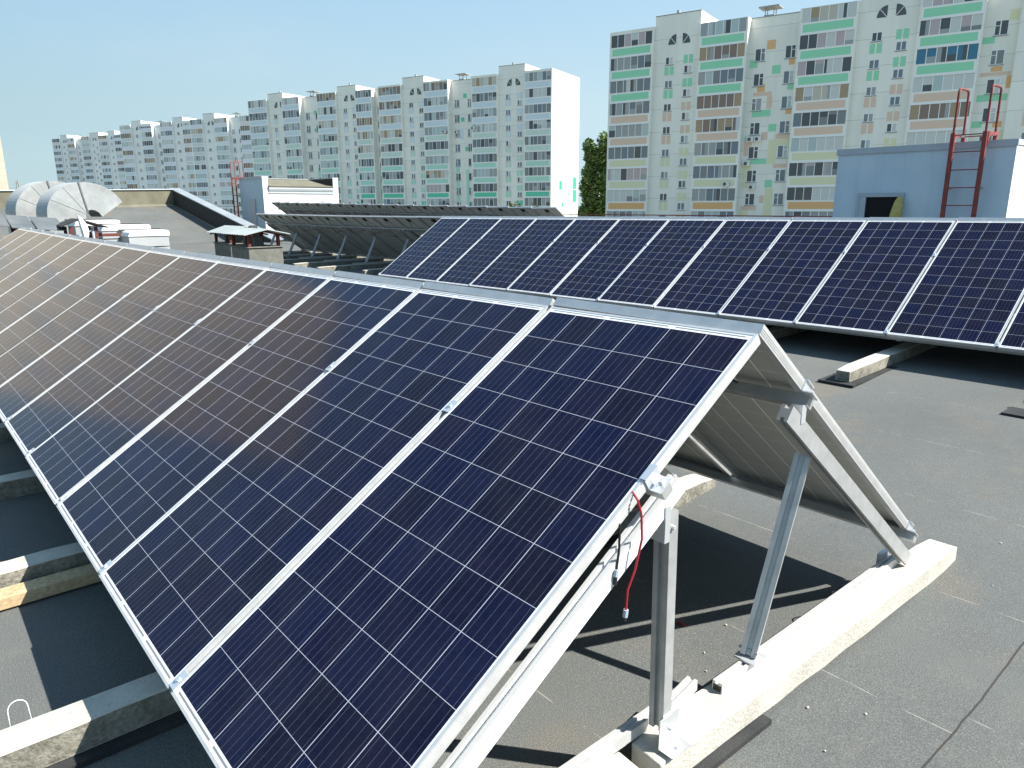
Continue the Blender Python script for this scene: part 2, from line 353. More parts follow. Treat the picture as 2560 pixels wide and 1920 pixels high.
mb = MB(); wallstrip(mb, [(-41.44, 0, -.3, 2.83), (-31.2, 0, -.3, 1.06), (-28.2, 0, -.3, .55)], .4, 'bitumen_dark', 0, '', (0, 1, 0)); mb.build('wall', t)
mb = MB(); wallstrip(mb, [(-41.44, 0, 2.83, 2.84), (-31.2, 0, 1.06, 1.07), (-28.2, 0, .55, .56)], .4, 'dark_cap', 1, 'dark_cap', (0, 1, 0)); mb.build('coping', t)
mb = MB(); mb.add([(-41.0, 9.99, 2.0), (-33, 9.99, .6), (-33, 9.55, .34), (-41.0, 9.55, 1.955)], [(0, 1, 2, 3)], 'bitumen_olive'); mb.add([(-41.08, 9.9, 2.08), (-41.08, -13, 1.5), (-40.7, -13, 1.40), (-40.7, 9.9, 1.95)], [(0, 1, 2, 3)], 'bitumen_olive')
tag(mb.build('roof_fillet'), kind='structure')
# ------------------------------------------------------------------ solar panels
def make_panel():
    root = empty('solar_panel')
    f = MB(); w2 = MW / 2
    def bar(a, b): f.box(a, b, 'aluminium')
    for sx in (-1, 1):
        bar((sx * w2, 0, -.04), (sx * (w2 - .0095), -ML, 0)); bar((sx * (w2 - .0095), -.0095, -.04), (sx * (w2 - .03), -ML + .0095, -.037))
        for zz in (-.012, -.02, -.028): f.box((sx * w2, 0, zz), (sx * (w2 + .0012), -ML, zz - .0035), 'aluminium')
    bar((-w2 + .0095, 0, -.04), (w2 - .0095, -.0095, 0)); bar((-w2 + .0095, -ML, -.04), (w2 - .0095, -ML + .0095, 0))
    bar((-w2 + .03, -.0095, -.04), (w2 - .03, -.03, -.037)); bar((-w2 + .03, -ML + .0095, -.04), (w2 - .03, -ML + .03, -.037))
    f.build('frame', root)
    g = MB(); g.box((-w2 + .0094, -.0094, -.006), (w2 - .0094, -ML + .0094, -.0015), 'solar_cells'); g.build('cell_sheet', root)
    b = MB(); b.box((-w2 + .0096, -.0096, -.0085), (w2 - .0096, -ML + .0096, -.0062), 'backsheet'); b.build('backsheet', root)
    j = MB(); j.box((-.06, -.1, -.032), (.06, -.19, -.0086), 'black_plastic')
    j.sweep([(-.05, -.19, -.02), (-.12, -.3, -.03), (-.2, -.42, -.045), (-.3, -.5, -.05)], .004, 'black_plastic', 5)
    j.sweep([(.05, -.19, -.02), (.1, -.32, -.03), (.22, -.45, -.045), (.33, -.5, -.05)], .004, 'black_plastic', 5)
    j.build('junction_box', root)
    for s in (.635, 1.93):
        c = MB(); x = -PX / 2
        c.box((x - .021, -s + .03, .0008), (x + .021, -s - .03, .0045), 'zinc'); c.cyl((x, -s, .0045), (x, -s, .011), .008, 'zinc', 6)
        c.box((x - .0035, -s + .028, -.04), (x + .0035, -s - .028, .0008), 'alu_dark')
        c.build('mid_clamp', root)
    return root
proto = make_panel()
used = [False]
def place(x, y, z, rot, label, group):
    o = proto if not used[0] else copy_tree(proto); used[0] = True
    o.location = (x, y, z); o.rotation_euler = rot; tag(o, label, 'solar panel', group)
    return o
A_ANG, AB, H = .5769, .655, 1.4945
def arow(x):   # offsets of the front row at distance x
    i = -x / PX; return (-.1053 * i * i / 100, .0092 * x + .0799 * i * i / 100)
def near_end(i): return ORD[i]
for i in range(15):
    xc = -(i + .5) * PX; dy, dz = arow(xc); y0, z0 = arow(-i * PX); y1, z1 = arow(-(i + 1) * PX)
    yaw = atan2(y0 - y1, PX); tilt = -atan2(z0 - z1, PX)
    M = Matrix.Rotation(yaw, 4, 'Z') @ Matrix.Rotation(tilt, 4, 'Y') @ Matrix.Rotation(A_ANG + rng.uniform(-.004, .004), 4, 'X')
    place(xc + .01 + (.008 if i == 0 else 0), dy, H + dz, M.to_euler(), '%s big panel from the near end of the front row, facing the camera' % near_end(i).capitalize(), 'camera-facing panels of the front row')
for i in range(15):
    xc = -(i + .5) * PX; dy, dz = arow(xc); y0, z0 = arow(-i * PX); y1, z1 = arow(-(i + 1) * PX)
    M = Matrix.Rotation(pi + atan2(y0 - y1, PX), 4, 'Z') @ Matrix.Rotation(AB, 4, 'X')
    lab = 'Rear panel at the open near end of the front row, grey back showing' if i == 0 else '%s rear panel from the near end, only its top edge shows behind the front ridge' % near_end(i).capitalize()
    place(xc + .01 + (.01 if i == 0 else 0), .031 + dy, H + .033 + dz, M.to_euler(), lab, 'rear panels of the front row')
BA, BX, BY, BH = .6005, -11.7637, 7.0992, 1.697
def brow(i): return (BX + i * PX, BY + .018 * (i - 6) * PX, BH + .006 * (i - 6) * PX + (0 if i > 0 else .00075 * i * i))
for i in range(14):
    x, y, z = brow(i + .5)
    M = Matrix.Rotation(atan2(.018, 1), 4, 'Z') @ Matrix.Rotation(-.006, 4, 'Y') @ Matrix.Rotation(BA + rng.uniform(-.004, .004), 4, 'X')
    place(x, y, z, M.to_euler(), '%s dark blue panel from the left in the second row, facing the camera' % ORD[i].capitalize(), 'camera-facing panels of the second row')
for i in range(-10, 14):
    x, y, z = brow(i + .5)
    M = Matrix.Rotation(pi + atan2(.018, 1), 4, 'Z') @ Matrix.Rotation(BA + .03, 4, 'X')
    lab = '%s panel from the left in the second row, grey underside seen behind slanted struts' % ORD[i + 10].capitalize() if i < 0 else '%s rear panel from the left hidden behind the blue ones of the second row' % ORD[i].capitalize()
    place(x, y + .031, z + .033, M.to_euler(), lab, 'rear panels of the second row')
DX0, DX1, DY = -31.75, -12.96, 11.54
def drow(i): x = DX1 - i * PX; return (x, DY, 1.858 + (DX1 - x) * .0136)
for i in range(19):
    x, y, z = drow(i + .5)
    M = Matrix.Rotation(pi, 4, 'Z') @ Matrix.Rotation(-.0136 * -1, 4, 'Y') @ Matrix.Rotation(BA + .03, 4, 'X')
    place(x, y, z, M.to_euler(), '%s panel from the right in the farthest row, grey underside near the white roof house' % ORD[i].capitalize(), 'panels of the farthest row')
# ------------------------------------------------------------------ supports
RAIL = [(-.021, -.032), (-.008, -.032), (-.008, -.018), (.008, -.018), (.008, -.032), (.021, -.032), (.021, .012), (.0235, .014), (.0235, .032), (.008, .032), (.008, .018), (-.008, .018), (-.008, .032), (-.021, .032)]
STRUT = [(-.03, -.021), (.03, -.021), (.03, .021), (.011, .021), (.011, .006), (-.011, .006), (-.011, .021), (-.03, .021)]
CPROF = [(-.021, -.021), (.021, -.021), (.021, .021), (.008, .021), (.008, .012), (-.008, .012), (-.008, .021), (-.021, .021)]
def purlin(name, pts, prof, label, group, up):
    mb = MB()
    for a, b in zip(pts, pts[1:]): mb.bar(a, b, prof, 'alu_profile', up)
    return tag(mb.build(name), label, 'purlin', group)
def on_mod(yt, zt, ang, s, d, sgn):  # point at slope distance s, depth d under the glass plane; sgn -1: slope falls to -y
    return (yt + sgn * (s * cos(ang)) - sgn * -1 * 0 + sgn * (-d * sin(ang)), zt - s * sin(ang) - d * cos(ang))
def prow(fn, sgn, ang, s, i0, i1, ext, label, group, dyz=(0, 0)):
    pts = []
    for i in (i0 - ext / PX, *[i0 + k * (i1 - i0) / 6 for k in range(1, 6)], i1 + ext / PX):
        x, yt, zt = fn(i); y, z = on_mod(yt + dyz[0], zt + dyz[1], ang, s, .062, sgn); pts.append((x, y, z))
    up = (0, sgn * sin(ang), cos(ang))
    purlin('purlin', pts, CPROF, label, group, up)
fa = lambda i: (-i * PX, arow(-i * PX)[0], H + arow(-i * PX)[1])
prow(fa, -1, A_ANG, .635, 0, 15, .055, 'aluminium rail under the upper clamps of the camera-facing front panels', 'long rails carrying the panels')
prow(fa, -1, A_ANG, 1.93, 0, 15, .055, 'aluminium rail under the lowest edge of the camera-facing front panels', 'long rails carrying the panels')
prow(fa, 1, AB, .45, 0, 15, .035, 'aluminium rail crossing the grey back of the near rear panel', 'long rails carrying the panels', (.031, .033))
prow(fa, 1, AB, 1.93, 0, 15, .05, 'aluminium rail along the bottom of the rear panels in the front row', 'long rails carrying the panels', (.031, .033))
prow(brow, -1, BA, .635, 0, 14, .05, 'aluminium rail under the upper clamps of the second row blue panels', 'long rails carrying the panels')
prow(brow, -1, BA, 1.93, 0, 14, .05, 'aluminium rail under the lower edge of the second row blue panels', 'long rails carrying the panels')
prow(brow, 1, BA + .03, .46, -10, 14, .08, 'upper aluminium rail hung with cables on second row undersides', 'long rails carrying the panels', (.031, .033))
prow(brow, 1, BA + .03, 1.93, -10, 14, .08, 'lower aluminium rail on the second row undersides', 'long rails carrying the panels', (.031, .033))
prow(drow, 1, BA + .03, .46, 0, 19, .08, 'upper aluminium rail on the farthest row undersides', 'long rails carrying the panels')
prow(drow, 1, BA + .03, 1.93, 0, 19, .08, 'lower aluminium rail on the farthest row undersides', 'long rails carrying the panels')
# near end clamps belong to the first panels
def end_clamp(par, s, sx):
    c = MB(); x = sx * MW / 2
    c.box((x - sx * .012, -s + .03, .0006), (x + sx * .012, -s - .03, .005), 'zinc'); c.box((x + sx * .0014, -s + .03, -.042), (x + sx * .006, -s - .03, .0006), 'zinc')
    c.box((x + sx * .006, -s + .03, -.0445), (x + sx * .045, -s - .03, -.0395), 'zinc'); c.cyl((x + sx * .026, -s + .005, -.0395), (x + sx * .026, -s + .005, -.026), .009, 'zinc', 6)
    c.build('end_clamp', par)
pa = [o for o in bpy.data.objects if o.type == 'EMPTY' and o.get('group') == 'camera-facing panels of the front row']
pa.sort(key=lambda o: -o.location.x)
for s in (.635, 1.93): end_clamp(pa[0], s, 1)
pr = sorted([o for o in bpy.data.objects if o.get('group') == 'rear panels of the front row'], key=lambda o: -o.location.x)
for o in list(pr[0].children):
    if o.name.startswith('mid_clamp'): bpy.data.objects.remove(o)
for s in (.42, 1.91): end_clamp(pr[0], s, -1)
def support(x, y, zr, zg, af, ab_, front, rear, label, group, near=False):
    """triangle frame standing on a beam; y,zr = ridge, zg = roof level"""
    t = empty('support_frame', (x, y, zg), label=label, cat='support frame', group=group)
    h = zr - zg; bt = .14
    def P(s, d, sgn, ang, oy=0, oz=0):
        yy, zz = on_mod(0, h, ang, s, d, sgn); return V((0, yy + oy, zz + oz))
    if front:
        a = P(.60, .155, -1, af); b = P(1.0, .155, -1, af); d = (b - a).normalized(); L = 1.30 if near else 1.14
        up = (0, -sin(af), cos(af)); e = a + d * L
        m = MB(); a = a + V((.022, 0, 0)); e = e + V((.022, 0, 0)); m.bar(a - d * .06, e, RAIL, 'alu_bright', up); a = a - V((.022, 0, 0)); m.build('front_rafter', t)
        q = a + d * .0 + V((.012, 0.02, -.05)); f = V((.012, -.375, bt + .05))
        m = MB(); m.bar(f, q, STRUT, 'alu_profile', (0, -1, 0)); m.cyl(q + V((-.03, -.005, -.05)), q + V((.04, -.005, -.05)), .007, 'zinc', 6); m.build('front_strut', t)
        m = MB(); m.bar((-.06, e.y + .12, bt + .022), (-.06, -.27, bt + .022), CPROF, 'aluminium', (0, 0, 1)); m.build('base_rail', t)
        m = MB(); m.box((.044, -.42, bt), (.048, -.32, bt + .11), 'zinc'); m.box((.048, -.42, bt), (.105, -.32, bt + .004), 'zinc'); m.cyl((.08, -.37, bt + .003), (.08, -.37, bt + .014), .009, 'zinc', 6); m.cyl((.047, -.37, bt + .06), (.06, -.37, bt + .06), .009, 'zinc', 6); m.build('angle_bracket', t)
        m = MB(); m.box((q.x - .034, q.y - .05, q.z - .09), (q.x + .036, q.y - .026, q.z + .03), 'zinc'); m.cyl((q.x, q.y - .055, q.z - .05), (q.x, q.y - .045, q.z - .05), .009, 'zinc', 6); m.build('angle_bracket', t)
    if rear:
        a = P(.52, .155, 1, ab_, .031, .033); b = P(1.0, .155, 1, ab_, .031, .033); d = (b - a).normalized(); L = (a.z - bt - .03) / -d.z; up = (0, sin(ab_), cos(ab_))
        e = a + d * L
        m = MB(); X_ = V((.038, 0, 0)); m.bar(a - d * .16 + X_, e + X_, RAIL, 'alu_profile', up); m.build('rear_rafter', t)
        q = a + d * .17 + V((-.01, -.0, -.03)); f = V((-.01, .2, bt + .055))
        m = MB(); m.bar(f, q, STRUT, 'alu_profile', (.35, -1, 0)); m.cyl(f + V((-.04, 0, .02)), f + V((.04, 0, .02)), .006, 'zinc', 6); m.build('rear_strut', t)
        m = MB(); y_ = -.02 if front else -.2; m.bar((.0, y_, bt + .022), (.0, e.y + .08, bt + .022), CPROF, 'aluminium', (0, 0, 1)); m.box((-.017, y_ - .0015, bt + .005), (.017, y_ + .004, bt + .03), 'black_plastic'); m.build('base_rail', t)  # black end box: shade inside the hollow rail, put in as colour
        m = MB(); m.box((-.045, e.y - .13, bt + .001), (-.022, e.y - .05, bt + .07), 'zinc'); m.build('angle_bracket', t)
        m = MB(); m.box((-.05, .16, bt + .044), (.04, .25, bt + .052), 'zinc'); m.build('foot_plate', t)
        m = MB(); c = P(.45, .11, 1, ab_, .031, .033); m.box((c.x + .018, c.y - .02, c.z - .035), (c.x + .062, c.y + .01, c.z + .035), 'zinc', None); m.build('angle_bracket', t)
    if near:
        for p in ((-.06, -.27, -.09), ):
            m = MB(); m.bar((-.045, -.27, bt + .022), (-.075, -.07, bt + .022), CPROF, 'aluminium', (0, 0, 1)); m.box((-.063, -.2718, bt + .005), (-.028, -.266, bt + .03), 'black_plastic'); m.build('base_rail', t)  # black end box again paints the shade of the hollow profile
    return t
def beam(x, y0, y1, zg, label, group, yaw=0, w=.15, h=.14, zg1=None, pad=None, worn=True):
    t = empty('concrete_beam', (x, (y0 + y1) / 2, zg), (0 if zg1 is None else atan2(zg1 - zg, y1 - y0), 0, yaw), label=label, cat='beam', group=group)
    if zg1 is not None: t.location.z = (zg + zg1) / 2
    L = (y1 - y0) / 2; m = MB(); n = 14
    vs = []
    for k in range(n + 1):
        yy = -L + 2 * L * k / n
        for (cx, cz) in ((-w / 2, 0), (w / 2, 0), (w / 2, h), (-w / 2, h)):
            e = 0 if 0 < k < n else .012
            vs.append((cx + rng.uniform(-.004, .004) - (e if cx > 0 else -e) * .6, yy + rng.uniform(-.006, .006), cz + (rng.uniform(-.003, .003) - e if cz else .026 if pad else .004)))
    fs = [(0, 1, 2, 3), tuple(n * 4 + q for q in (3, 2, 1, 0))]; fc = []
    for k in range(n):
        for q in range(4): (fc if q == 2 else fs).append((k * 4 + q, k * 4 + (q + 1) % 4, k * 4 + 4 + (q + 1) % 4, k * 4 + 4 + q))
    m.mi('concrete'); m.add(vs, fs, 'concrete_stained' if worn else 'concrete'); i_ = m.mi('concrete')
    for f in fc: m.f.append(list(f)); m.m.append(i_)
    m.build('block', t, bevel=.006)
    if pad:
        m = MB(); a, b, r, l = pad; m.box((-w / 2 - l, a, .003), (w / 2 + r, b, .024), 'bitumen_dark'); m.build('bitumen_pad', t)
    return t
GB = 'concrete beams under the support frames'
ZL = lambda x: 0.0
beam(.014, -.45, 1.975, 0, 'long near concrete beam carrying the open end of the front row', GB, -.02, pad=(-1.1, -.62, .035, .03), worn=False)
beam(-.03, -2.9, -.52, 0, 'chipped concrete beam butted to the near beam at the bottom edge', GB, -.02, worn=False)
GS = 'triangular aluminium frames'
support(-.03, 0, H, 0, A_ANG, AB, 1, 1, 'aluminium frame at the open near end with both struts in view', GS, True)
for k in range(1, 10):
    x = .03 - 1.505 * k; dy, dz = arow(x); zg = dz * .8
    lab = {1: 'aluminium frame standing on the second beam from the near end', 2: 'aluminium frame over the beam with a wooden pad'}.get(k, '%s aluminium frame from the near end hidden under the front row' % ORD[k])
    support(x, dy, H + dz, zg, A_ANG, AB, 1, 1, lab, GS)
    beam(x, -2.95, -.5, zg - .0, '%s concrete beam from the near end, poking out left of the front row' % ORD[k].capitalize(), GB, .0, pad=(-.9, .5, .05, .1) if k == 1 else None)
    beam(x + .07, -.42, 1.9, zg, '%s concrete beam from the near end, under the rear panels of the front row' % ORD[k].capitalize(), GB, 0, pad=(-.2, 1.1, .05, .05) if k == 1 else None)
# wooden pad below the third beam
m = MB(); m.box((-2.86, -2.9, .002), (-2.74, -1.5, .065), 'wood_pad'); tag(m.build('timber_plank', bevel=.004), 'tan timber plank lying along the foot of a concrete beam', 'plank')
for k in range(-2, 14):
    x = -1.79 - 1.505 * k
    i = (x - BX) / PX; _, y, z = brow(i); zg = rz(x, y) - .02
    fr = x > BX
    lab = '%s aluminium frame from the left under the second row' % ORD[13 - k].capitalize()
    support(x, y, z, zg, BA, BA + .03, fr, 1, lab, 'frames under the second row')
    if fr:
        beam(x, y - 2.58 + (.42 if k < 0 else 0), y - .1, rz(x, y - 2.58), '%s concrete beam end poking out below the second row' % ORD[13 - k].capitalize() if k else 'sunlit concrete beam end on a black pad below the second row', 'beams under the second row', 0, pad=(-1.32, -.35, .07, .12), zg1=zg)
        beam(x + .05, y, y + 2.3, zg, '%s concrete beam behind the second row blue panels' % ORD[13 - k].capitalize(), 'beams under the second row')
    else:
        beam(x, y - .75 - rng.uniform(0, .5), y + 1.95 + rng.uniform(0, .3), zg, '%s concrete beam from the left under the bare struts of the second row' % ORD[13 - k].capitalize(), 'beams under the second row')
for k in range(13):
    x = DX1 - .4 - 1.5 * k; _, y, z = drow((DX1 - x) / PX); zg = rz(x, y)
    support(x, y, z, max(zg, z - 1.5), BA, BA + .03, 0, 1, '%s aluminium frame from the right under the farthest row' % ORD[k].capitalize(), 'frames under the farthest row')
    beam(x, y - .3, y + 1.9, max(zg, z - 1.5), '%s concrete beam from the right under the farthest row' % ORD[k].capitalize(), 'beams under the farthest row')
# cables under the rear panels of rows two and three
def droops(fn, i0, i1, s, label, dyz=(0, 0), seed=1):
    r2 = random.Random(seed); m = MB()
    for i in range(i0, i1):
        for rep in range(2):
            pts = []; a0 = i + r2.uniform(-.1, .3); a1 = a0 + r2.uniform(.7, 1.2); dep = r2.uniform(.03, .15)
            for k in range(9):
                f = k / 8; x, yt, zt = fn(a0 + (a1 - a0) * f); y, z = on_mod(yt + dyz[0], zt + dyz[1], BA + .03, s + r2.uniform(-.01, .01), .085, 1)
                pts.append((x, y - .005, z - dep * 4 * f * (1 - f)))
            m.sweep(pts, .005, 'black_plastic' if rep else 'brick_red', 4)
    return tag(m.build('cable_bundle'), label, 'cables')
droops(brow, -10, 2, .5, 'drooping black and red cables tied along the second row undersides', (.031, .033), 3)
droops(drow, 0, 19, .5, 'drooping cables tied along the farthest row undersides', (0, 0), 5)
# loose cables at the near end
CC = V((1.257, -2.108, 1.902))
def nearer(pts): return [tuple(V(p) + (CC - V(p)) * .052) for p in pts]
t = empty('connector_cable', (-.03, -.5, .7), label='red cable hanging loose below the near end clamp', cat='cable', group='loose panel leads')
m = MB(); m.sweep(nearer([(-.06, -.515, 1.062), (-.033, -.521, 1.045), (-.028, -.507, .998), (-.025, -.503, .917), (-.03, -.524, .818), (-.035, -.55, .757), (-.035, -.554, .688)]), .0034, 'red_cable', 8)
o = m.build('cable', t, loc=(.03, .5, -.7)); m = MB(); m.cyl(*nearer([(-.035, -.554, .692), (-.036, -.556, .668)]), .008, 'cap_metal', 8); m.cyl(*nearer([(-.036, -.556, .668), (-.036, -.558, .655)]), .006, 'black_plastic', 8); m.build('connector_plug', t, loc=(.03, .5, -.7))
t = empty('connector_cable', (-.05, -.58, .8), label='thin black cable hanging loose with a black plug', cat='cable', group='loose panel leads')
m = MB(); m.sweep(nearer([(-.075, -.57, .992), (-.052, -.576, .975), (-.05, -.578, .899), (-.05, -.587, .832)]), .0036, 'black_plastic', 8); m.build('cable', t, loc=(.05, .58, -.8))
m = MB(); m.cyl(*nearer([(-.05, -.587, .834), (-.05, -.59, .812)]), .0085, 'cap_metal', 8); m.cyl(*nearer([(-.05, -.59, .812), (-.05, -.592, .785)]), .006, 'black_plastic', 8); m.build('connector_plug', t, loc=(.05, .58, -.8))
m = MB(); m.sweep([(-1.575, -2.05, .004)] + [(-1.58, -2.018 - .03 * cos(q * pi / 12), .165 + .035 * sin(q * pi / 12)) for q in range(13)] + [(-1.575, -1.98, .004)], .0018, 'white_plastic', 6); tag(m.build('wire_loop', smooth=True), 'white wire loop standing up behind the left concrete beam', 'wire')
m = MB(); m.sweep([(-.055 + .03 * cos(a), .99 + .045 * sin(a), .15 + .012 * sin(2 * a)) for a in [k * pi / 7 for k in range(14)]], .003, 'black_plastic', 6); tag(m.build('wire_loop', smooth=True), 'small black wire loop beside the near beam', 'wire')
# little stones and a red scrap
ST = [(.151, .335), (.327, 1.832), (.218, 2.311), (.308, .164), (.315, .469), (-.382, .587), (-.321, .329), (-.239, .227)]
SL = ['pale pebble touching the foot of the near beam', 'grey pebble right of the far half of the near beam', 'grey pebble past the far end of the near beam', 'dark pebble at the lower right', 'tiny white pebble right of the near beam', 'pale pebble in the shade band under the near panels', 'small grey pebble beside the rear strut shadow', 'small grey pebble left of the rear strut foot']
for i, (x, y) in enumerate(ST):
    bm = bmesh.new(); bmesh.ops.create_icosphere(bm, subdivisions=1, radius=rng.uniform(.004, .008))
    for v in bm.verts: v.co *= rng.uniform(.75, 1.2); v.co.z *= .7
    me = bpy.data.meshes.new('pebble'); bm.to_mesh(me); bm.free(); me.materials.append(MATS['concrete'])
    o = bpy.data.objects.new('pebble', me); COL.objects.link(o); o.location = (x, y, rz(x, y) + .004)
    tag(o, SL[i] if i < 8 else 'tiny pale pebble lying loose on the open grey roofing', 'pebble', 'pebbles on the roof')
m = MB(); m.box((-.54, .425, .003), (-.50, .436, .009), 'red_cable'); tag(m.build('plastic_scrap'), 'tiny red plastic scrap on the roof in the shadow stripe', 'scrap')
m = MB(); m.box((-.46, 4.55, .24), (.6, 5.1, .262), 'bitumen_dark'); tag(m.build('bitumen_mat'), 'thin black mat lying at the right edge near the second row', 'mat')
# red and white pipes lying behind the bare struts
for (a, b, mm, lab) in (((-17.3, 8.9, .50), (-15.5, 9.3, .50), 'red_paint', 'red pipe lying on the roof beyond the bare struts, nearer one'), ((-21.0, 9.6, .52), (-19.6, 9.3, .52), 'red_paint', 'red pipe lying on the roof beyond the bare struts, farther one')):
    m = MB(); m.cyl(a, b, .045, mm, 10); tag(m.build('pipe'), lab, 'pipe', 'red pipes on the roof')
# ------------------------------------------------------------------ vent shafts with tin gables
def vent_house(x, y, zb, zt, lx, ly, ez, rzg, label, flip=False):
    t = empty('vent_shaft', (x, y, zb), label=label, cat='vent shaft', group='roof vent shafts')
    h = zt - zb
    m = MB(); m.box((-lx, 0, -.1), (0, ly, h), 'concrete_grey'); m.box((-lx - .03, -.03, h + .002), (.03, ly + .03, h + .03), 'concrete_grey'); m.build('shaft', t, bevel=.015)
    for (px, py) in ((-.06, .05), (-lx + .06, .05), (-.06, ly - .08), (-lx + .06, ly - .08)):
        m = MB(); m.box((px - .035, py - .035, h + .03), (px + .035, py + .035, ez - zb + .02), 'brick_red'); m.build('post', t)
    for k in range(3): m = MB(); m.box((-lx * .85 + k * .25 * lx, ly * .3, h + .03), (-lx * .85 + k * .25 * lx + .13, ly * .55, ez - zb - .06), 'concrete_grey'); m.build('flue', t)
    e = ez - zb; r = rzg - zb; ox = .2; oy = .15; m = MB(); n = 18
    for (ya, yb) in ((-oy, ly / 2), (ly + oy, ly / 2)):
        for k in range(n):
            xa = -lx - ox + (lx + 2 * ox) * k / n; xb = -lx - ox + (lx + 2 * ox) * (k + 1) / n; q = .02 * (k % 2)
            A = [V((xa, ya, e + q)), V((xb, ya, e + .02 - q)), V((xb, yb, r + .02 - q)), V((xa, yb, r + q))]; B = [p + V((0, 0, -.006)) for p in A]
            m.add(A + B, [(0, 1, 2, 3), (7, 6, 5, 4), (0, 4, 5, 1), (1, 5, 6, 2), (2, 6, 7, 3), (3, 7, 4, 0)], 'tin_roof')
    m.build('roof', t)
    for xx in (-lx + .02, -.06):
        m = MB(); m.prism([(-.1, e - .02), (-.1, e - .06), (ly / 2, r - .07), (ly + .1, e - .06), (ly + .1, e - .02), (ly / 2, r - .025)], .04, 'brick_red', Matrix(((0, 0, 1, xx), (1, 0, 0, 0), (0, 1, 0, 0), (0, 0, 0, 1)))); m.build('gable', t)
vent_house(-16.2, 4.45, .2, .93, 1.15, .85, 1.245, 1.37, 'squat concrete vent shaft with a pale tin gable roof, nearer of the pair')
vent_house(-19.4, 5.15, .2, .88, 1.3, .8, 1.18, 1.36, 'squat concrete vent shaft with tin roof, behind and left of its twin')
# dark chimney tarp between them
m = MB(); m.prism([(0, 0), (.22, 0), (.26, .35), (.2, .5), (.62, .62), (.58, .69), (.1, .55), (.0, .3)], .18, 'bitumen_dark', Matrix(((1, 0, 0, -18.0), (0, 0, 1, 5.0), (0, 1, 0, .75), (0, 0, 0, 1)))); tag(m.build('roofing_felt'), 'black felt draped between the two tin-roofed vent shafts', 'felt')
# tin slabs on brick posts at the far left
for k, (y0, y1, zz, x) in enumerate(((-1.3, -.62, 1.74, -17.4), (-.58, -.12, 1.70, -17.2), (-.10, .30, 1.655, -17.0), (.32, .82, 1.61, -16.8))):
    t = empty('vent_canopy', (x, y0, 0), label='%s grey tin slab from the left, roofing the brick vent posts' % ORD[k].capitalize(), cat='canopy', group='tin slabs over brick vents')
    m = MB(); A = [V((-1.0, 0, zz + .08)), V((.1, -.02, zz - .16)), V((.1, y1 - y0, zz - .19)), V((-1.0, y1 - y0, zz + .05))]; B = [p + V((0, 0, .02)) for p in A]
    m.add(A + B, [(3, 2, 1, 0), (4, 5, 6, 7), (0, 1, 5, 4), (1, 2, 6, 5), (2, 3, 7, 6), (3, 0, 4, 7)], 'tin_grey'); m.build('slab', t)
    m = MB(); m.box((-.12, .06, 1.15), (.0, .2, zz - .165), 'brick_red'); m.build('post', t); m = MB(); m.box((-.9, .06, 1.15), (-.78, .2, zz + .0), 'brick_red'); m.build('post', t)
    m = MB(); m.box((-1.0, 0, -.05), (.02, y1 - y0 - .005, 1.15), 'white_paint'); m.build('shaft', t)
t = empty('vent_canopy', (-16.6, .85, 0), label='small dark gabled canopy beside the white dish behind the front row', cat='canopy', group='tin slabs over brick vents')
m = MB(); m.box((-.8, 0, -.05), (0, .55, 1.2), 'grey_box'); m.build('shaft', t)
for (px, py) in ((-.04, .04), (-.04, .5), (-.74, .04), (-.74, .5)): m = MB(); m.box((px - .03, py - .03, 1.2), (px + .03, py + .03, 1.50), 'brick_red'); m.build('post', t)
m = MB(); m.cyl((-.04, .05, 1.24), (-.04, .48, 1.46), .018, 'cap_metal', 6); m.build('brace', t)
m = MB(); m.prism([(-.16, 1.50), (.2, 1.64), (.72, 1.47), (.72, 1.495), (.2, 1.67), (-.16, 1.53)], .95, 'bitumen_dark', Matrix(((0, 0, 1, -.87), (1, 0, 0, 0), (0, 1, 0, 0), (0, 0, 0, 1)))); m.build('roof', t)
# white dish seen edge-on
t = empty('satellite_dish', (-16.0, .95, 0), label='white dish seen edge-on, standing up behind the front ridge', cat='dish')
bm = bmesh.new(); bmesh.ops.create_uvsphere(bm, u_segments=20, v_segments=12, radius=.42); bmesh.ops.delete(bm, geom=[v for v in bm.verts if v.co.z < .26], context='VERTS')
bmesh.ops.solidify(bm, geom=bm.faces[:], thickness=.012)
me = bpy.data.meshes.new('reflector'); bm.to_mesh(me); bm.free(); me.materials.append(MATS['white_paint']); o = bpy.data.objects.new('reflector', me); COL.objects.link(o); o.parent = t; o.location = (-.0, -.28, 1.42); o.rotation_euler = (-1.45, 0, -.12)
m = MB(); m.cyl((0, .22, -.05), (0, .22, 1.42), .025, 'cap_metal', 8); m.build('pole', t)
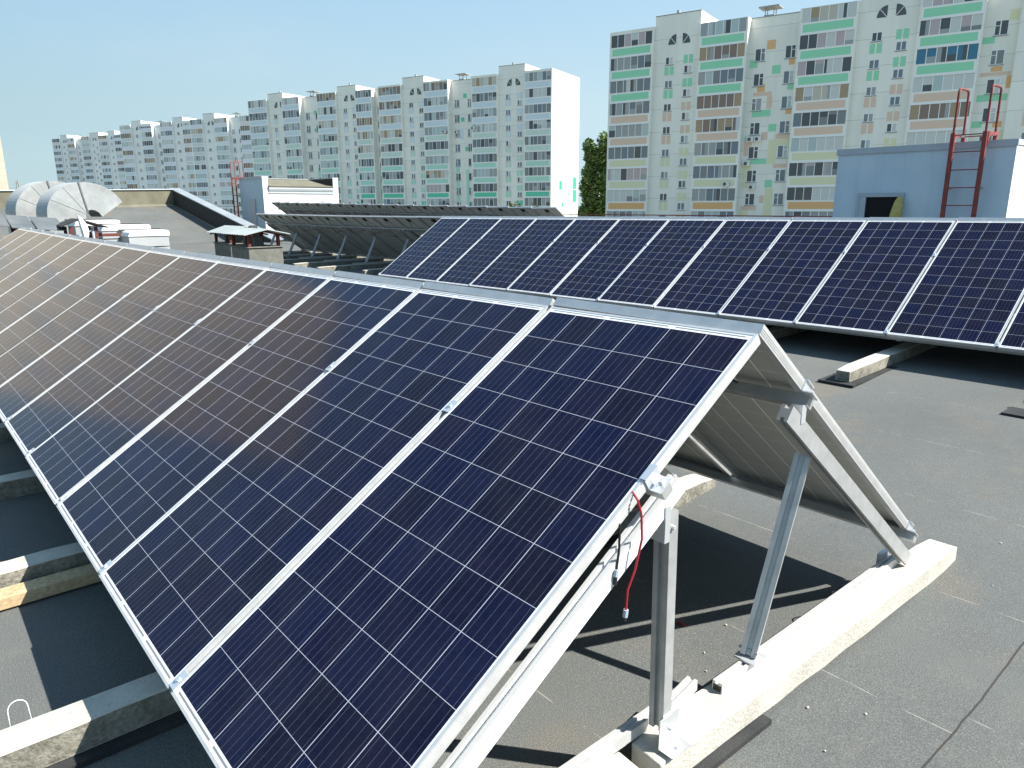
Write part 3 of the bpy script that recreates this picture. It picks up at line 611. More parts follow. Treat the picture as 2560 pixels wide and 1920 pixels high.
# white ventilation boxes with hooded tops
def vent_box(x, y, zt, lx, ly, h, mm, label, stripe=False):
    t = empty('ventilation_box', (x, y, 0), label=label, cat='vent box', group='white ventilation boxes')
    m = MB(); m.box((-lx, 0, -.05), (0, ly, zt - h - .02), 'grey_box'); m.build('base', t)
    m = MB(); r = .1; pr_ = [(0, 0), (ly, 0), (ly, h - .02), (ly - .02, h), (.1, h), (.045, h - .03), (0, h - .12)]
    m.box((-lx, 0, zt - h), (0, ly, zt - .13), 'grey_box'); m.build('housing', t, bevel=.008); m = MB(); pr_ = [(-.02, 0), (ly + .02, 0), (ly + .02, .1), (ly - .01, .13), (.1, .13), (.03, .09)]
    m.prism(pr_, lx + .04, mm, Matrix(((0, 0, 1, -lx - .02), (1, 0, 0, 0), (0, 1, 0, zt - .129), (0, 0, 0, 1)))); m.build('hood', t, bevel=.008)
    m = MB(); m.box((-lx - .04, -.04, zt + .001), (-lx + .25, ly + .02, zt + .02), 'bitumen_dark'); m.build('lid', t)
    if stripe: m = MB(); m.box((-.4, -.006, zt - h + .06), (.006, ly * .5, zt - h + .12), 'brick_red'); m.build('brick_band', t)
vent_box(-16.9, 2.03, 1.385, .9, .85, .36, 'white_paint', 'white hooded vent box nearest the front ridge, first of three')
vent_box(-17.6, 1.65, 1.50, .9, 1.02, .3, 'white_paint', 'white hooded vent box with a brick red band, middle of three', True)
vent_box(-18.6, 1.30, 1.60, .9, .95, .34, 'white_paint', 'white hooded vent box below the ducts, farthest of three')
# galvanised gooseneck ducts
def duct(x, y, z, s, label):
    t = empty('air_duct', (x, y, rz(x, y)), (0, 0, .26), label=label, cat='duct', group='galvanised ducts')
    zz = z - rz(x, y); m = MB(); D = .62 * s; n = 7
    a0, a1 = pi, .13 * pi; ro, ri = 1.0 * s, .07 * s
    def pt(r, a): return (r * cos(a) * 1.02, r * sin(a) * .84)
    outer = [pt(ro, a0 + (a1 - a0) * k / n) for k in range(n + 1)]
    fine = [pt(ro * 1.0, a0 + (a1 - a0) * k / 28) for k in range(29)]
    inner = [pt(ri * (1 + 4.0 * (k / 8) ** 2), a0 + (-.06 * pi - a0) * k / 8) for k in range(9)]
    poly = fine + inner[::-1]
    Mx = Matrix(((0, 0, 1, -D), (1, 0, 0, 0), (0, 1, 0, zz), (0, 0, 0, 1)))
    # open mouth: build side cheeks, outer skin and inner skin separately, 6 mm sheet
    for xo in (-D, -.006): m.prism(poly, .006, 'galvanised', Matrix(((0, 0, 1, xo), (1, 0, 0, 0), (0, 1, 0, zz), (0, 0, 0, 1))))
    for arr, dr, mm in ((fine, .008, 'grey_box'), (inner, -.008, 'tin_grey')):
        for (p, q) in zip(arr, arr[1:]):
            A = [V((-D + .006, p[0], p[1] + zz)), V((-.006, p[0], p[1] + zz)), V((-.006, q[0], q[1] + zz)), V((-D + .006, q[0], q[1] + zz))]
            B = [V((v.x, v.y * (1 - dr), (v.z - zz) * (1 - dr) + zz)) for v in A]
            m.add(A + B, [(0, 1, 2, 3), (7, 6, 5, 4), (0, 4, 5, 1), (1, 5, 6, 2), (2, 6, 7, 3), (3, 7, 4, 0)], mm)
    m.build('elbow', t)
    m = MB()
    for k in (1, 2):
        a = a0 + (a1 - a0) * k / 5.5; p = pt(ri, a); q = pt(ro * .995, a)
        m.bar((.004, p[0], p[1] + zz), (.004, q[0], q[1] + zz), [(-.008, -.006), (.008, -.006), (.004, .006), (-.004, .006)], 'galvanised', (1, 0, 0))
    a = a0 + (a1 - a0) * .52; p = pt(ri, a); q = pt(ro * 1.01, a); m.bar((.006, p[0], p[1] + zz), (.006, q[0], q[1] + zz), [(-.02, -.012), (.02, -.012), (.02, .014), (-.02, .014)], 'tin_grey', (1, 0, 0))
    m.build('seam', t)
    m = MB(); p, q = pt(ro, a0), pt(ri, a0)
    m.box((-D, p[0], -.05), (0, q[0], zz - .002), 'galvanised'); m.build('riser', t)
duct(-22.0, 2.26, 1.70, 1.04, 'big galvanised gooseneck duct with a dark seam, nearer of two')
duct(-23.4, 1.75, 1.74, 1.06, 'big galvanised gooseneck duct half hidden behind its twin')
# ------------------------------------------------------------------ roof houses with ladders
def ladder(loc, zb, zt, hoop, label, wd=.53, rungs=None):
    t = empty('roof_ladder', loc, label=label, cat='ladder', group='red roof ladders')
    for sx in (0, 1):
        m = MB(); x = sx * wd; m.box((x - .035, -.03, zb), (x + .035, .03, zt - hoop), 'red_paint'); m.box((x - .03, .03, zt - hoop - .35), (x + .03, .62, zt - hoop - .25), 'red_paint') if 0 else None
        m.prism([(.031, zt - hoop - .26), (.09, zt - hoop - .1), (.2, zt - hoop - .055), (.55, zt - hoop - .05), (.55, zt - hoop), (.031, zt - hoop)], .012, 'red_paint', Matrix(((0, 0, 1, x + (.036 if sx else -.048)), (1, 0, 0, 0), (0, 1, 0, 0), (0, 0, 0, 1))))
        m.box((x - .03, .49, zt - hoop - .28), (x + .03, .55, zt - hoop - .05), 'red_paint')
        m.build('stile', t)
        m = MB(); z0 = zt - hoop + .001; pts = [(x, 0, z0), (x, 0, zt - .06), (x, .02, zt - .02), (x, .07, zt), (x, .4, zt), (x, .45, zt - .02), (x, .48, zt - .06), (x, .5, z0)]
        m.sweep(pts, .021, 'red_paint', 8); m.build('hoop', t)
    z = zt - hoop - .04; k = 0
    m = MB(); m.cyl((.035, .5, z - .0), (wd - .035, .5, z), .012, 'red_paint', 6); m.build('rung', t)
    while z > zb + .2:
        m = MB(); m.cyl((.034, 0, z), (wd - .034, 0, z), .011, 'red_paint', 6); m.build('rung', t); z -= .32 if k else .30; k += 1
    for zz in (zt - hoop - 1.0, zt - hoop - 1.9):
        m = MB(); m.box((-.02, .03, zz), (.02, .2, zz + .03), 'alu_dark'); m.box((wd - .02, .03, zz), (wd + .02, .2, zz + .03), 'alu_dark'); m.build('wall_bracket', t)
    return t
def roof_house(x0, x1, y0, y1, zg, zt, ze, name_lab, pier=.3):
    t = empty('roof_house', ((x0 + x1) / 2, y0, zg), label=name_lab, cat='roof house', group='stair houses on the roof')
    X0, X1 = x0 - (x0 + x1) / 2, x1 - (x0 + x1) / 2; L = y1 - y0; h = zt - zg; e = ze - zg
    m = MB()
    m.box((X0, 0.30, -.3), (X1 - .02, L - .3, e), 'white_paint')
    m.box((X0, 0, -.3), (X1 - .001, .298, h), 'blue_plaster')                                   # -y wall with parapet
    m.box((X0, L - .298, -.3), (X1 - .001, L, h), 'white_paint'); m.box((X0, .3, e + .002), (X0 + .25, L - .3, h), 'bitumen_olive')
    m.build('wall', t)
    m = MB(); m.box((X1 + .0, .0, -.3), (X1 + .012, pier, h), 'white_paint'); m.box((X1 - .3, .3, e), (X1 - .001, pier, h - .01), 'white_paint') if pier > .3 else None; m.box((X1, L - .3, -.3), (X1 + .012, L, h), 'white_paint'); m.box((X1 - .02, pier + .002, -.3), (X1 + .01, L - .302, e - .2), 'white_paint'); m.build('side_wall', t)
    m = MB(); m.box((X0 + .26, L - .32, e + .12), (X1 - .05, L - .3, h - .02), 'bitumen_dark'); m.box((X0 + .26, .3, e + .12), (X1 - .05, .32, h - .02), 'bitumen_dark')
    vs = [(X0 + .25, pier, e + .5), (X1 + .12, pier, e + .06), (X1 + .12, L - .3, e + .06), (X0 + .25, L - .3, e + .5)]
    m.add([V(v) for v in vs] + [V(v) - V((0, 0, .05)) for v in vs], [(0, 1, 2, 3), (7, 6, 5, 4), (0, 4, 5, 1), (1, 5, 6, 2), (2, 6, 7, 3), (3, 7, 4, 0)], 'bitumen_olive'); m.build('roof', t)
    m = MB(); pr_ = [(0, 0), (.06, 0), (.1, .1), (.1, .17), (.02, .17), (0, .12)]; m.prism(pr_, L - .32 - pier, 'roof_metal', Matrix(((1, 0, 0, X1 + .01), (0, 0, -1, L - .31), (0, 1, 0, e - .2), (0, 0, 0, 1))))
    m.box((X1 + .011, pier + .01, e - .33), (X1 + .06, L - .31, e - .26), 'roof_metal'); m.build('gutter', t)
    m = MB(); m.box((X0 - .03, -.03, h + .001), (X1 + .03, .33, h + .03), 'cap_metal'); m.box((X0 - .03, -.034, h - .09), (X1 + .034, -.001, h + .001), 'cap_metal'); m.box((X0 - .03, L - .33, h + .001), (X1 + .03, L + .03, h + .03), 'roof_metal'); m.box((X0 - .03, .34, h + .001), (X0 + .28, L - .34, h + .03), 'roof_metal')
    m.box((X1 + .013, -.03, h - .07), (X1 + .03, pier + .03, h), 'roof_metal'); m.box((X1 + .013, L - .33, h - .07), (X1 + .03, L + .03, h), 'roof_metal'); m.build('coping', t)
    return t, X0, X1
zr_ = rz(-5, 13.5)
t, X0, X1 = roof_house(-6.43, -3.2, 13.5, 17.9, zr_, 3.0, 2.45, 'pale blue roof house with a dark hatch opening, right of the picture', 1.6)
cx = (-6.43 - 3.2) / 2
m = MB()
a, b, zt_, zb_ = -5.86 - cx, -5.05 - cx, 2.05 - zr_, 1.2 - zr_
for q in ((a - .06, -.05, zb_ - .06, a, zt_ + .08), (b, -.05, zb_ - .06, b + .06, zt_ + .08)): m.box((q[0], q[1], q[2]), (q[3], -.002, q[4]), 'cap_metal')
m.box((a, -.05, zt_), (b, -.002, zt_ + .08), 'cap_metal'); m.box((a, -.05, zb_ - .06), (b, -.002, zb_), 'cap_metal'); m.build('hatch_frame', t)
m = MB(); m.box((a + .001, -.012, zb_ + .001), (b - .001, -.003, zt_ - .001), 'hatch_shade'); m.build('hatch_opening', t)  # flat near-black sheet on the solid wall; the opening's shade is its colour
m = MB(); m.box((a + .002, -.045, zb_ + .002), (a + .12, -.014, zt_ - .002), 'door_grey'); m.build('hatch_door', t)
bm = bmesh.new(); bmesh.ops.create_uvsphere(bm, u_segments=18, v_segments=12, radius=.36)
for v in bm.verts: v.co.x *= .30; v.co.y *= .25; v.co *= 1 + .05 * sin(v.co.z * 60)
me = bpy.data.meshes.new('insulation_roll'); bm.to_mesh(me); bm.free(); me.materials.append(MATS['gold_foil'])
for p_ in me.polygons: p_.use_smooth = True
o = bpy.data.objects.new('insulation_roll', me); COL.objects.link(o); o.location = (-5.06, 13.34, 1.70); o.rotation_euler = (0, .12, .2); tag(o, 'golden wrinkled roll leaning in the dark hatch of the blue roof house', 'roll')
ladder((-4.18, 13.28, zr_), -.02, 3.96 - zr_, .78, 'red ladder with two tall hoops against the pale blue roof house')
zr2 = rz(-39, 13.5)
t, X0, X1 = roof_house(-40.8, -37.5, 13.5, 17.88, zr2, 3.45, 2.93, 'white roof house with sunlit side wall, far left of centre')
m = MB(); m.box((-.35, -.03, .05), (.55, -.002, 1.72), 'cap_metal'); m.box((-.3, -.045, .08), (.5, -.031, 1.66), 'door_grey'); m.box((.38, -.06, .85), (.42, -.046, .98), 'alu_dark'); m.build('door', t)
ladder((-41.1, 13.2, zr2), -.02, 4.35 - zr2, .85, 'small red hooped ladder beside the far white roof house', .6)
# dishes on the far roof house
t = empty('satellite_dish', (-37.2, 16.9, 1.9), label='grey dish on the sunlit wall of the white roof house', cat='dish', group='dishes on the white roof house')
bm = bmesh.new(); bmesh.ops.create_uvsphere(bm, u_segments=16, v_segments=10, radius=.5); bmesh.ops.delete(bm, geom=[v for v in bm.verts if v.co.z < .34], context='VERTS'); bmesh.ops.solidify(bm, geom=bm.faces[:], thickness=.015)
me = bpy.data.meshes.new('reflector'); bm.to_mesh(me); bm.free(); me.materials.append(MATS['grey_box']); o = bpy.data.objects.new('reflector', me); COL.objects.link(o); o.parent = t; o.location = (.05, .0, -.15); o.rotation_euler = (.5, .3, 0)
m = MB(); m.cyl((-.29, .05, .15), (.05, .05, .2), .02, 'alu_dark', 6); m.sweep([(.05, .1, .3), (.2, .4, .38), (.22, .45, .5)], .014, 'alu_dark', 6); m.build('arm', t)
# roof-edge railings
def railing(x0, x1, y, zt, label):
    t = empty('roof_railing', ((x0 + x1) / 2, y, rz(x0, y)), label=label, cat='railing', group='red roof-edge railings'); b = rz(x0, y); h = zt - b; L = (x1 - x0) / 2
    m = MB(); m.cyl((-L, 0, h), (L, 0, h), .02, 'red_paint', 6); m.cyl((-L, 0, h - .35), (L, 0, h - .35), .014, 'red_paint', 6); m.build('rail', t)
    n = int(2 * L / 2.2)
    for k in range(n + 1):
        x = -L + 2 * L * k / n; m = MB(); m.cyl((x, 0, -.05), (x, 0, h - .001), .018, 'red_paint', 6); m.build('post', t)
railing(-36, 10, 19, 1.56, 'thin red railing just above the second row ridge, before the right apartment block')
railing(-61, -40.9, 19, 1.95, 'thin red railing left of the far white roof house')
# ------------------------------------------------------------------ apartment blocks
GZ = -6.5
def palette(kind, k):
    if kind == 'R': return 'p_green' if k < 4 else 'p_peach' if k < 6 else 'p_yellow' if k < 8 else 'p_orange'
    if kind == 'L': return 'p_blue' if k < 4 else 'p_sage' if k < 6 else 'p_mint' if k < 8 else 'p_emer'
    return rng.choice(['p_lilac', 'p_lilac', 'p_grey', 'p_rose' if k < 4 else 'p_lilac']) if k < 6 else 'p_blue'
CURT = [['g_dark', 'g_blue', 'c_slate'], ['c_white', 'c_white', 'c_pale'], ['c_cream', 'c_white', 'c_warm'], ['c_brown', 'c_warm', 'c_brown'], ['c_grey', 'c_slate', 'g_blue', 'c_pale'], ['c_pale', 'c_grey', 'c_pale'], ['c_pink', 'c_white', 'g_dark'], ['g_dark', 'c_grey', 'g_blue', 'c_slate']]
def pane_set():
    r_ = rng.random()
    if r_ < .015: return ['c_teal', 'c_teal', 'c_grey']
    return rng.choice(CURT)
def block(kind, O, u, z0, bays, label, fac, nf, depth=12., detail=True, squares=(), extra=None):
    ang = atan2(u[1], u[0]); t = empty('apartment_block', (O[0], O[1], GZ), (0, 0, ang), label=label, cat='apartment block', group='panel-built apartment blocks')
    Z = lambda z: z - GZ
    W_ = MB(); tops = {}; nwin = [0]; boxes = 0
    # wall bodies, butted end to end
    for idx, (ty, u0, u1, top) in enumerate(bays):
        yp = {'B': 1.2, 'S': .55, 'W': 1.2}[ty]
        W_.box((u0, yp, 0), (u1, depth, Z(top)), fac)
        if ty == 'B':
            W_.box((u0, 0, 0), (u0 + .18, yp, Z(top)), fac); W_.box((u1 - .18, 0, 0), (u1, yp, Z(top)), fac)
            W_.box((u0 + .18, .02, Z(z0 - 2.8 + 2.12)), (u1 - .18, yp, Z(top)), fac)
        else:
            W_.box((u0 - .03, yp - .05, Z(top) + .002), (u1 + .03, depth + .05, Z(top) + .09), 'trim')
    W_.build('wall', t)
    def window(x, z, w, h, y, dark=None, sill=True):
        m = MB(); f = .07
        m.box((x - w / 2, y - .03, z - h / 2), (x - w / 2 + f, y - .001, z + h / 2), 'w_frame'); m.box((x + w / 2 - f, y - .03, z - h / 2), (x + w / 2, y - .001, z + h / 2), 'w_frame')
        m.box((x - w / 2 + f, y - .03, z + h / 2 - f), (x + w / 2 - f, y - .001, z + h / 2), 'w_frame'); m.box((x - w / 2 + f, y - .03, z - h / 2), (x + w / 2 - f, y - .001, z - h / 2 + f), 'w_frame')
        mx = x + w * (.0 if w < 1.1 else rng.choice([.08, -.08])); m.box((mx - .05, y - .03, z - h / 2 + f), (mx + .05, y - .001, z + h / 2 - f), 'w_frame')
        if w > 1.1:
            sd = (mx + .05, x + w / 2 - f) if mx > x else (x - w / 2 + f, mx - .05); m.box((sd[0], y - .03, z + h * .12), (sd[1], y - .001, z + h * .12 + .06), 'w_frame')
        if sill: m.box((x - w / 2 - .06, y - .1, z - h / 2 - .07), (x + w / 2 + .06, y - .001, z - h / 2 - .002), 'sill')
        o = m.build('window', t)
        m = MB(); cs = rng.choice([['g_dark', 'g_blue'], ['g_blue', 'c_slate'], ['c_slate', 'c_grey'], ['g_dark', 'c_white'], ['g_blue', 'c_pale']])
        m.box((x - w / 2 + f, y - .012, z - h / 2 + f), (mx - .05, y - .002, z + h / 2 - f), cs[0]); m.box((mx + .05, y - .012, z - h / 2 + f), (x + w / 2 - f, y - .002, z + h / 2 - f), rng.choice(cs)); m.build('pane', o)
    nS = 0
    for idx, (ty, u0, u1, top) in enumerate(bays):
        if ty == 'B':
            for k in range(1, nf + 1):
                zc = Z(z0 - 2.8 * k); a, b = u0 + .182, u1 - .182; m = MB()
                m.box((a, 0.02, zc - .68), (b, .12, zc + .58), 'p_white'); m.box((a, .121, zc - .68), (b, 1.198, zc - .5), fac)
                m.box((a - .1, -.05, zc - .69), (b + .1, .018, zc - .60), 'p_white')
                m.box((a + .22, .004, zc - .40), (b - .22, .018, zc + .43), palette(kind, k))
                m.box((a, -.02, zc + .582), (b, .10, zc + .63), 'w_frame')
                o = m.build('balcony', t)
                m = MB(); n = 6 if detail else 5; cs = pane_set(); gz0, gz1 = zc + .632, zc + 2.10; wv = (b - a) / n
                for q in range(n + 1):
                    x = a + wv * q; m.box((max(a, x - .035), .0, gz0), (min(b, x + .035), .07, gz1), 'w_frame')
                for q in range(n):
                    cc = rng.choice(cs)
                    xa, xb = a + wv * q + .036, a + wv * (q + 1) - .036; v_ = rng.random()
                    if detail and v_ < .28:
                        zz = gz0 + (gz1 - gz0) * rng.choice([.3, .45, .6, .75]); m.box((xa, .03, gz0), (xb, .05, zz - .002), rng.choice(['g_dark', 'c_slate', 'c_grey', cc])); m.box((xa, .03, zz), (xb, .05, gz1), cc)
                    elif detail and v_ < .42:
                        xm = xa + (xb - xa) * rng.uniform(.3, .7); m.box((xa, .03, gz0), (xm - .002, .05, gz1), cc); m.box((xm, .03, gz0), (xb, .05, gz1), rng.choice(['g_dark', 'c_grey', 'c_white']))
                    else: m.box((xa, .03, gz0), (xb, .05, gz1), cc)
                m.build('glazing', o)
        elif ty == 'S':
            wd = u1 - u0; cxl = u0 + 2.05 if wd > 5 else u0 + wd * .45; cxr = cxl + 2.5; two = cxr + .6 < u1; yp = .55
            zb = Z(z0 - 2.55)
            for sg, xx in ((-1, cxl + .78), (1, cxl + 1.62)):
                if sg > 0 and not two and wd < 4: continue
                m = MB(); pr_ = [(xx, zb)] + [(xx + sg * 1.02 * cos(q * pi / 12), zb + 1.2 * sin(q * pi / 12)) for q in range(7)]
                m.prism(pr_, .02, 'g_dark', Matrix(((1, 0, 0, 0), (0, 0, 1, yp - .021), (0, 1, 0, 0), (0, 0, 0, 1))))
                m.bar((xx, yp - .03, zb), (xx + sg * .7, yp - .03, zb + .82), [(-.03, -.008), (.03, -.008), (.03, .008), (-.03, .008)], 'w_frame', (0, -1, 0)); m.build('arched_window', t)
            for k in range(1, nf):
                window(cxl, Z(z0 - 4.43 - 2.8 * (k - 1)), 1.05, .95, yp)
                if two: window(cxr, Z(z0 - 5.63 - 2.8 * (k - 1)), 1.05, .95, yp)
                pc = {'R': ['p_green', 'p_green', 'p_peach', 'p_peach', 'p_yellow', 'p_yellow', 'p_yellow', 'p_orange', 'p_peach', 'p_peach'], 'L': ['p_blue', 'p_blue', 'p_blue', 'p_sage', 'p_sage', 'p_mint', 'p_mint', 'p_emer', 'p_mint', 'p_mint']}.get(kind, ['p_grey'] * 12)[min(k - 1, 9)]
                if kind in 'RL':
                    for xx, zz in ((cxl, z0 - 5.63 - 2.8 * (k - 1)), (cxr, z0 - 4.43 - 2.8 * (k - 1))):
                        if xx > cxl and not two: continue
                        pn = MB()
                        for sg in (-1, 1): pn.box((xx + sg * .62, yp - .012, Z(zz) - .5), (xx + sg * .08, yp - .002, Z(zz) + .5), pc)
                        pn.build('coloured_panel', t)
        else:
            wd = u1 - u0; yp = 1.2
            xs = [u0 + 1.33, u1 - 1.02] if wd > 4.2 else [u0 + wd * .5]
            for k in range(1, nf):
                for x in xs: window(x, Z(z0 - 4.82 - 2.8 * (k - 1)), 1.22 if wd > 2 else .8, 1.45, yp)
    if squares:
        C_ = dict(o='p_orange', g='p_green', p='p_peach', y='p_yellow', w='p_white', e='p_emer', m='p_mint', b='p_blue')
        for i, (c_, a, b, lo, hi) in enumerate(squares): pm = MB(); pm.box((a, 1.2 - .012 + .0006 * (i % 8), Z(lo)), (b, 1.198, Z(hi)), C_[c_]); pm.build('coloured_panel', t)
    # roof pipes and vent caps
    for idx, (ty, u0, u1, top) in enumerate(bays):
        if ty == 'S':
            m = MB(); x = u0 + 2.4; m.cyl((x, 2.0, Z(top)), (x, 2.0, Z(top) + .75), .22, 'grey_box', 10); m.build('roof_pipe', t)
        if (ty == 'W' and u1 - u0 > 2) :
            m = MB(); x = u0 + 2.0 if u1 - u0 > 4 else u0 + 1.2; zt = Z(top)
            m.box((x - .9, 2.4, zt), (x + .3, 3.6, zt + .5), 'grey_box')
            for px, py in ((-.8, 2.5), (.2, 2.5), (-.8, 3.5), (.2, 3.5)): m.box((x + px - .04, py - .04, zt + .5), (x + px + .04, py + .04, zt + 1.3), 'trim')
            m.box((x - 1.5, 2.0, zt + 1.3), (x + .9, 4.0, zt + 1.42), 'trim'); m.build('roof_vent', t)
    if extra: extra(t, Z)
    return t
def ac(t, x, z, y):
    m = MB(); m.box((x - .42, y - .32, z - .3), (x + .42, y - .03, z + .3), 'white_paint'); m.cyl((x - .1, y - .326, z), (x - .1, y - .318, z), .22, 'g_dark', 14); m.build('air_conditioner', t)
def exR(t, Z):
    for (x, z, y) in ((16.7, 4.45, -.05), (19.6, 4.05, 1.2), (18.75, 6.9, 1.2), (19.0, 9.75, 1.2), (19.9, 9.75, 1.2)): ac(t, x, Z(z), y)
SQ = [('o', 20.16, 21.17, 19.89, 20.9), ('o', 22.83, 23.49, 17.95, 18.9), ('g', 18.24, 19.19, 17.98, 18.89), ('g', 20.96, 21.95, 17.09, 18.06), ('g', 22.88, 23.58, 15.17, 16.13), ('o', 19.34, 20.26, 15.2, 16.09), ('p', 18.91, 21.12, 14.72, 15.15), ('p', 20.6, 21.24, 13.26, 14.7), ('g', 18.94, 21.16, 12.34, 13.1), ('o', 22.89, 23.58, 12.46, 13.32), ('g', 21.04, 21.97, 10.56, 11.42), ('p', 20.25, 21.0, 9.62, 10.53), ('p', 21.96, 23.59, 9.65, 10.2), ('g', 18.28, 19.26, 9.64, 10.1), ('p', 18.25, 19.2, 7.8, 9.6), ('y', 21.2, 22.2, 6.77, 9.6), ('y', 23.52, 23.8, 6.77, 9.6), ('y', 22.21, 23.5, 8.75, 9.6), ('g', 19.15, 21.1, 6.81, 7.45), ('y', 18.22, 19.3, 4.06, 6.78), ('p', 21.96, 23.56, 6.31, 6.75), ('g', 21.1, 22.02, 3.99, 4.91), ('y', 21.2, 22.2, 0.57, 3.9), ('p', 20.6, 21.12, 2.14, 3.05), ('p', 18.31, 20.31, 1.26, 1.75), ('y', 18.2, 19.3, -1., 1.2),
      ('y', 44.2, 45.0, 20.0, 21.01), ('g', 42.11, 43.19, 17.97, 18.6), ('o', 43.2, 44.2, 15.22, 15.7), ('p', 42.3, 45.0, 14.8, 15.15), ('o', 44.7, 45.1, 13.5, 14.75), ('g', 42.3, 45.0, 12.33, 13.0), ('g', 42.2, 43.1, 9.75, 10.4), ('o', 44.05, 44.87, 9.71, 10.3), ('y', 44.75, 45.1, 7.6, 9.43)]
zR = 24.2088
block('R', (-68.9891, 74.7156), (.96057, .27803), zR, [('B', 0, 6.15, 23.95), ('S', 6.15, 12.1, 25.15), ('B', 12.1, 18.1, 23.55), ('W', 18.1, 23.95, 23.5), ('B', 23.95, 30.1, 23.6), ('S', 30.1, 36.1, 25.15), ('B', 36.1, 42.1, 23.6), ('W', 42.1, 45.15, 23.5), ('S', 45.15, 51, 25.1), ('B', 51, 57, 23.6), ('W', 57, 62, 23.5)],
      'nearest tall apartment block with green, peach and yellow balcony bands, at right', 'facade', 11, squares=SQ, extra=exR)
zL = 26.459
def exL(t, Z):
    end = 79.05; y0 = 0.0
    def f(px): return 12.35 * (px - 1930) / 237.
    def zz(py, px): return 25.95 - (py - 95 - (px - 1930) * .23) / 95. * 2.8
    m = MB()
    for (px, py, w_, h_) in ((2090, 240, .6, .7), (2033, 325, .7, .7), (2000, 385, .6, .8), (2140, 405, .6, .7), (2090, 425, .6, .6), (2090, 515, .6, .7), (1988, 600, .6, .7), (2115, 670, .6, .6), (2010, 800, 1.3, 1.7), (2137, 810, 1.8, 2.3), (2137, 895, 1.9, 2.4), (2085, 870, .7, .7), (2030, 930, .8, .8)):
        y = f(px); z = Z(zz(py, px)); m = MB(); m.box((end + .002, y - w_ / 2, z - h_ / 2), (end + .014, y + w_ / 2, z + h_ / 2), 'p_deep' if py > 760 else 'p_jade'); m.build('coloured_panel', t)
    for k in range(8):
        y = f(2043); z = Z(zz(255 + 91 * k, 2043)); m = MB(); m.box((end + .002, y - .4, z - .75), (end + .03, y + .4, z + .75), 'w_frame'); o = m.build('window', t)
        m = MB(); m.box((end + .031, y - .32, z - .66), (end + .036, y + .32, z + .66), 'c_grey'); m.build('pane', o)
    for (x, z, y) in ((55.2, 16.4, -.05), (57.3, 16.3, 1.2), (62.0, 16.7, -.05), (15.3, 10.5, -.05)): ac(t, x, Z(z), y)
sqL = []
for (px0, px1, lo, hi, c_) in ((59.0, 59.8, 22.6, 23.4, 'e'), (58.4, 59.2, 18.2, 19.0, 'e'), (59.3, 60.0, 12.6, 13.4, 'e'), (57.0, 57.9, 2, 10.5, 'm'), (59.4, 60.2, 0, 9.0, 'm'), (58.2, 58.9, 14.8, 16.9, 'b'), (37.2, 37.6, 0, 9.5, 'm'), (38.2, 38.6, 3, 7.2, 'e'), (19.4, 20.1, 21.9, 22.7, 'e'), (19.2, 20., 18.2, 18.9, 'e'), (19.5, 20.2, 3, 10.4, 'm'), (60.9, 61.6, 4, 8, 'm')): sqL.append((c_, px0, px1, lo, hi))
block('L', (-175.3982, 67.1220), (.93635, .35106), zL, [('B', 0, 6.1, 25.8), ('S', 6.1, 10.75, 26.95), ('B', 10.75, 16.2, 25.6), ('W', 16.2, 21.4, 25.6), ('B', 21.4, 27.1, 25.9), ('S', 27.1, 32.4, 26.95), ('B', 32.4, 36.95, 25.7), ('W', 36.95, 38.65, 25.8), ('B', 38.65, 44.7, 26.1), ('S', 44.7, 50.1, 27.3), ('B', 50.1, 56.2, 26.1), ('W', 56.2, 61.6, 25.9), ('B', 61.6, 67.5, 26.2), ('S', 67.5, 73.2, 27.5), ('B', 73.2, 79.05, 26.2)],
      'long white apartment block with pale blue and green bands and sunlit end wall', 'facade', 10, depth=12.4, squares=sqL, extra=exL)
block('F', (-287.387, 65.1995), (.9126, .40886), 30.03, [('B', 0, 5.6, 28.95), ('S', 5.6, 10.4, 30.4), ('B', 10.4, 15.8, 28.4), ('W', 15.8, 19.9, 28.7), ('B', 19.9, 25.6, 29.2), ('S', 25.6, 30.3, 30.55), ('B', 30.3, 34.0, 28.6), ('B', 34.0, 39.5, 29.5), ('S', 39.5, 44.6, 31.0), ('B', 44.6, 50.4, 29.4), ('W', 50.4, 55.6, 29.45), ('B', 55.6, 60.5, 29.55), ('S', 60.5, 66, 30.9)],
      'pale apartment block between the long white one and the farthest one', 'facade_far', 11, detail=False)
block('F', (-405.933, 63.478), (.93264, .36082), 33.36, [('B', 0, 6.0, 32.75), ('S', 6.0, 11.3, 34.1), ('B', 11.3, 17.2, 32.1), ('W', 17.2, 22.2, 32.0), ('B', 22.2, 28.2, 32.65), ('S', 28.2, 34.9, 34.05), ('B', 34.9, 41.2, 32.65), ('S', 41.2, 46.1, 34.2), ('B', 46.1, 52, 32.2), ('S', 52, 58, 34)],
      'farthest pale apartment block at the left end of the terrace', 'facade_far', 12, detail=False)
# tan brick tower at the left edge (its front is what the panels mirror)
t = empty('brick_tower', (-61, -3, GZ), label='tan brick tower standing at the left edge of the picture', cat='tower block')
TX0, TX1, TY0, TY1, TH = -16., .8, -7.6, 7.81, 38.
m = MB(); m.box((TX0, TY0, 0), (TX1, TY1, TH), 'tan_brick'); m.build('wall', t)
m = MB(); m.box((TX0 - .2, TY0 - .2, TH + .002), (TX1 + .2, TY1 + .2, TH + .4), 'trim'); m.build('coping', t)
for k in range(12):
    for yy in (TY0 + 2.2, TY0 + 5.2, TY0 + 8.2):
        m = MB(); z = 2.2 + 3 * k; m.box((TX1 + .002, yy - .7, z - .75), (TX1 + .03, yy + .7, z + .75), 'c_grey'); m.build('window', t)
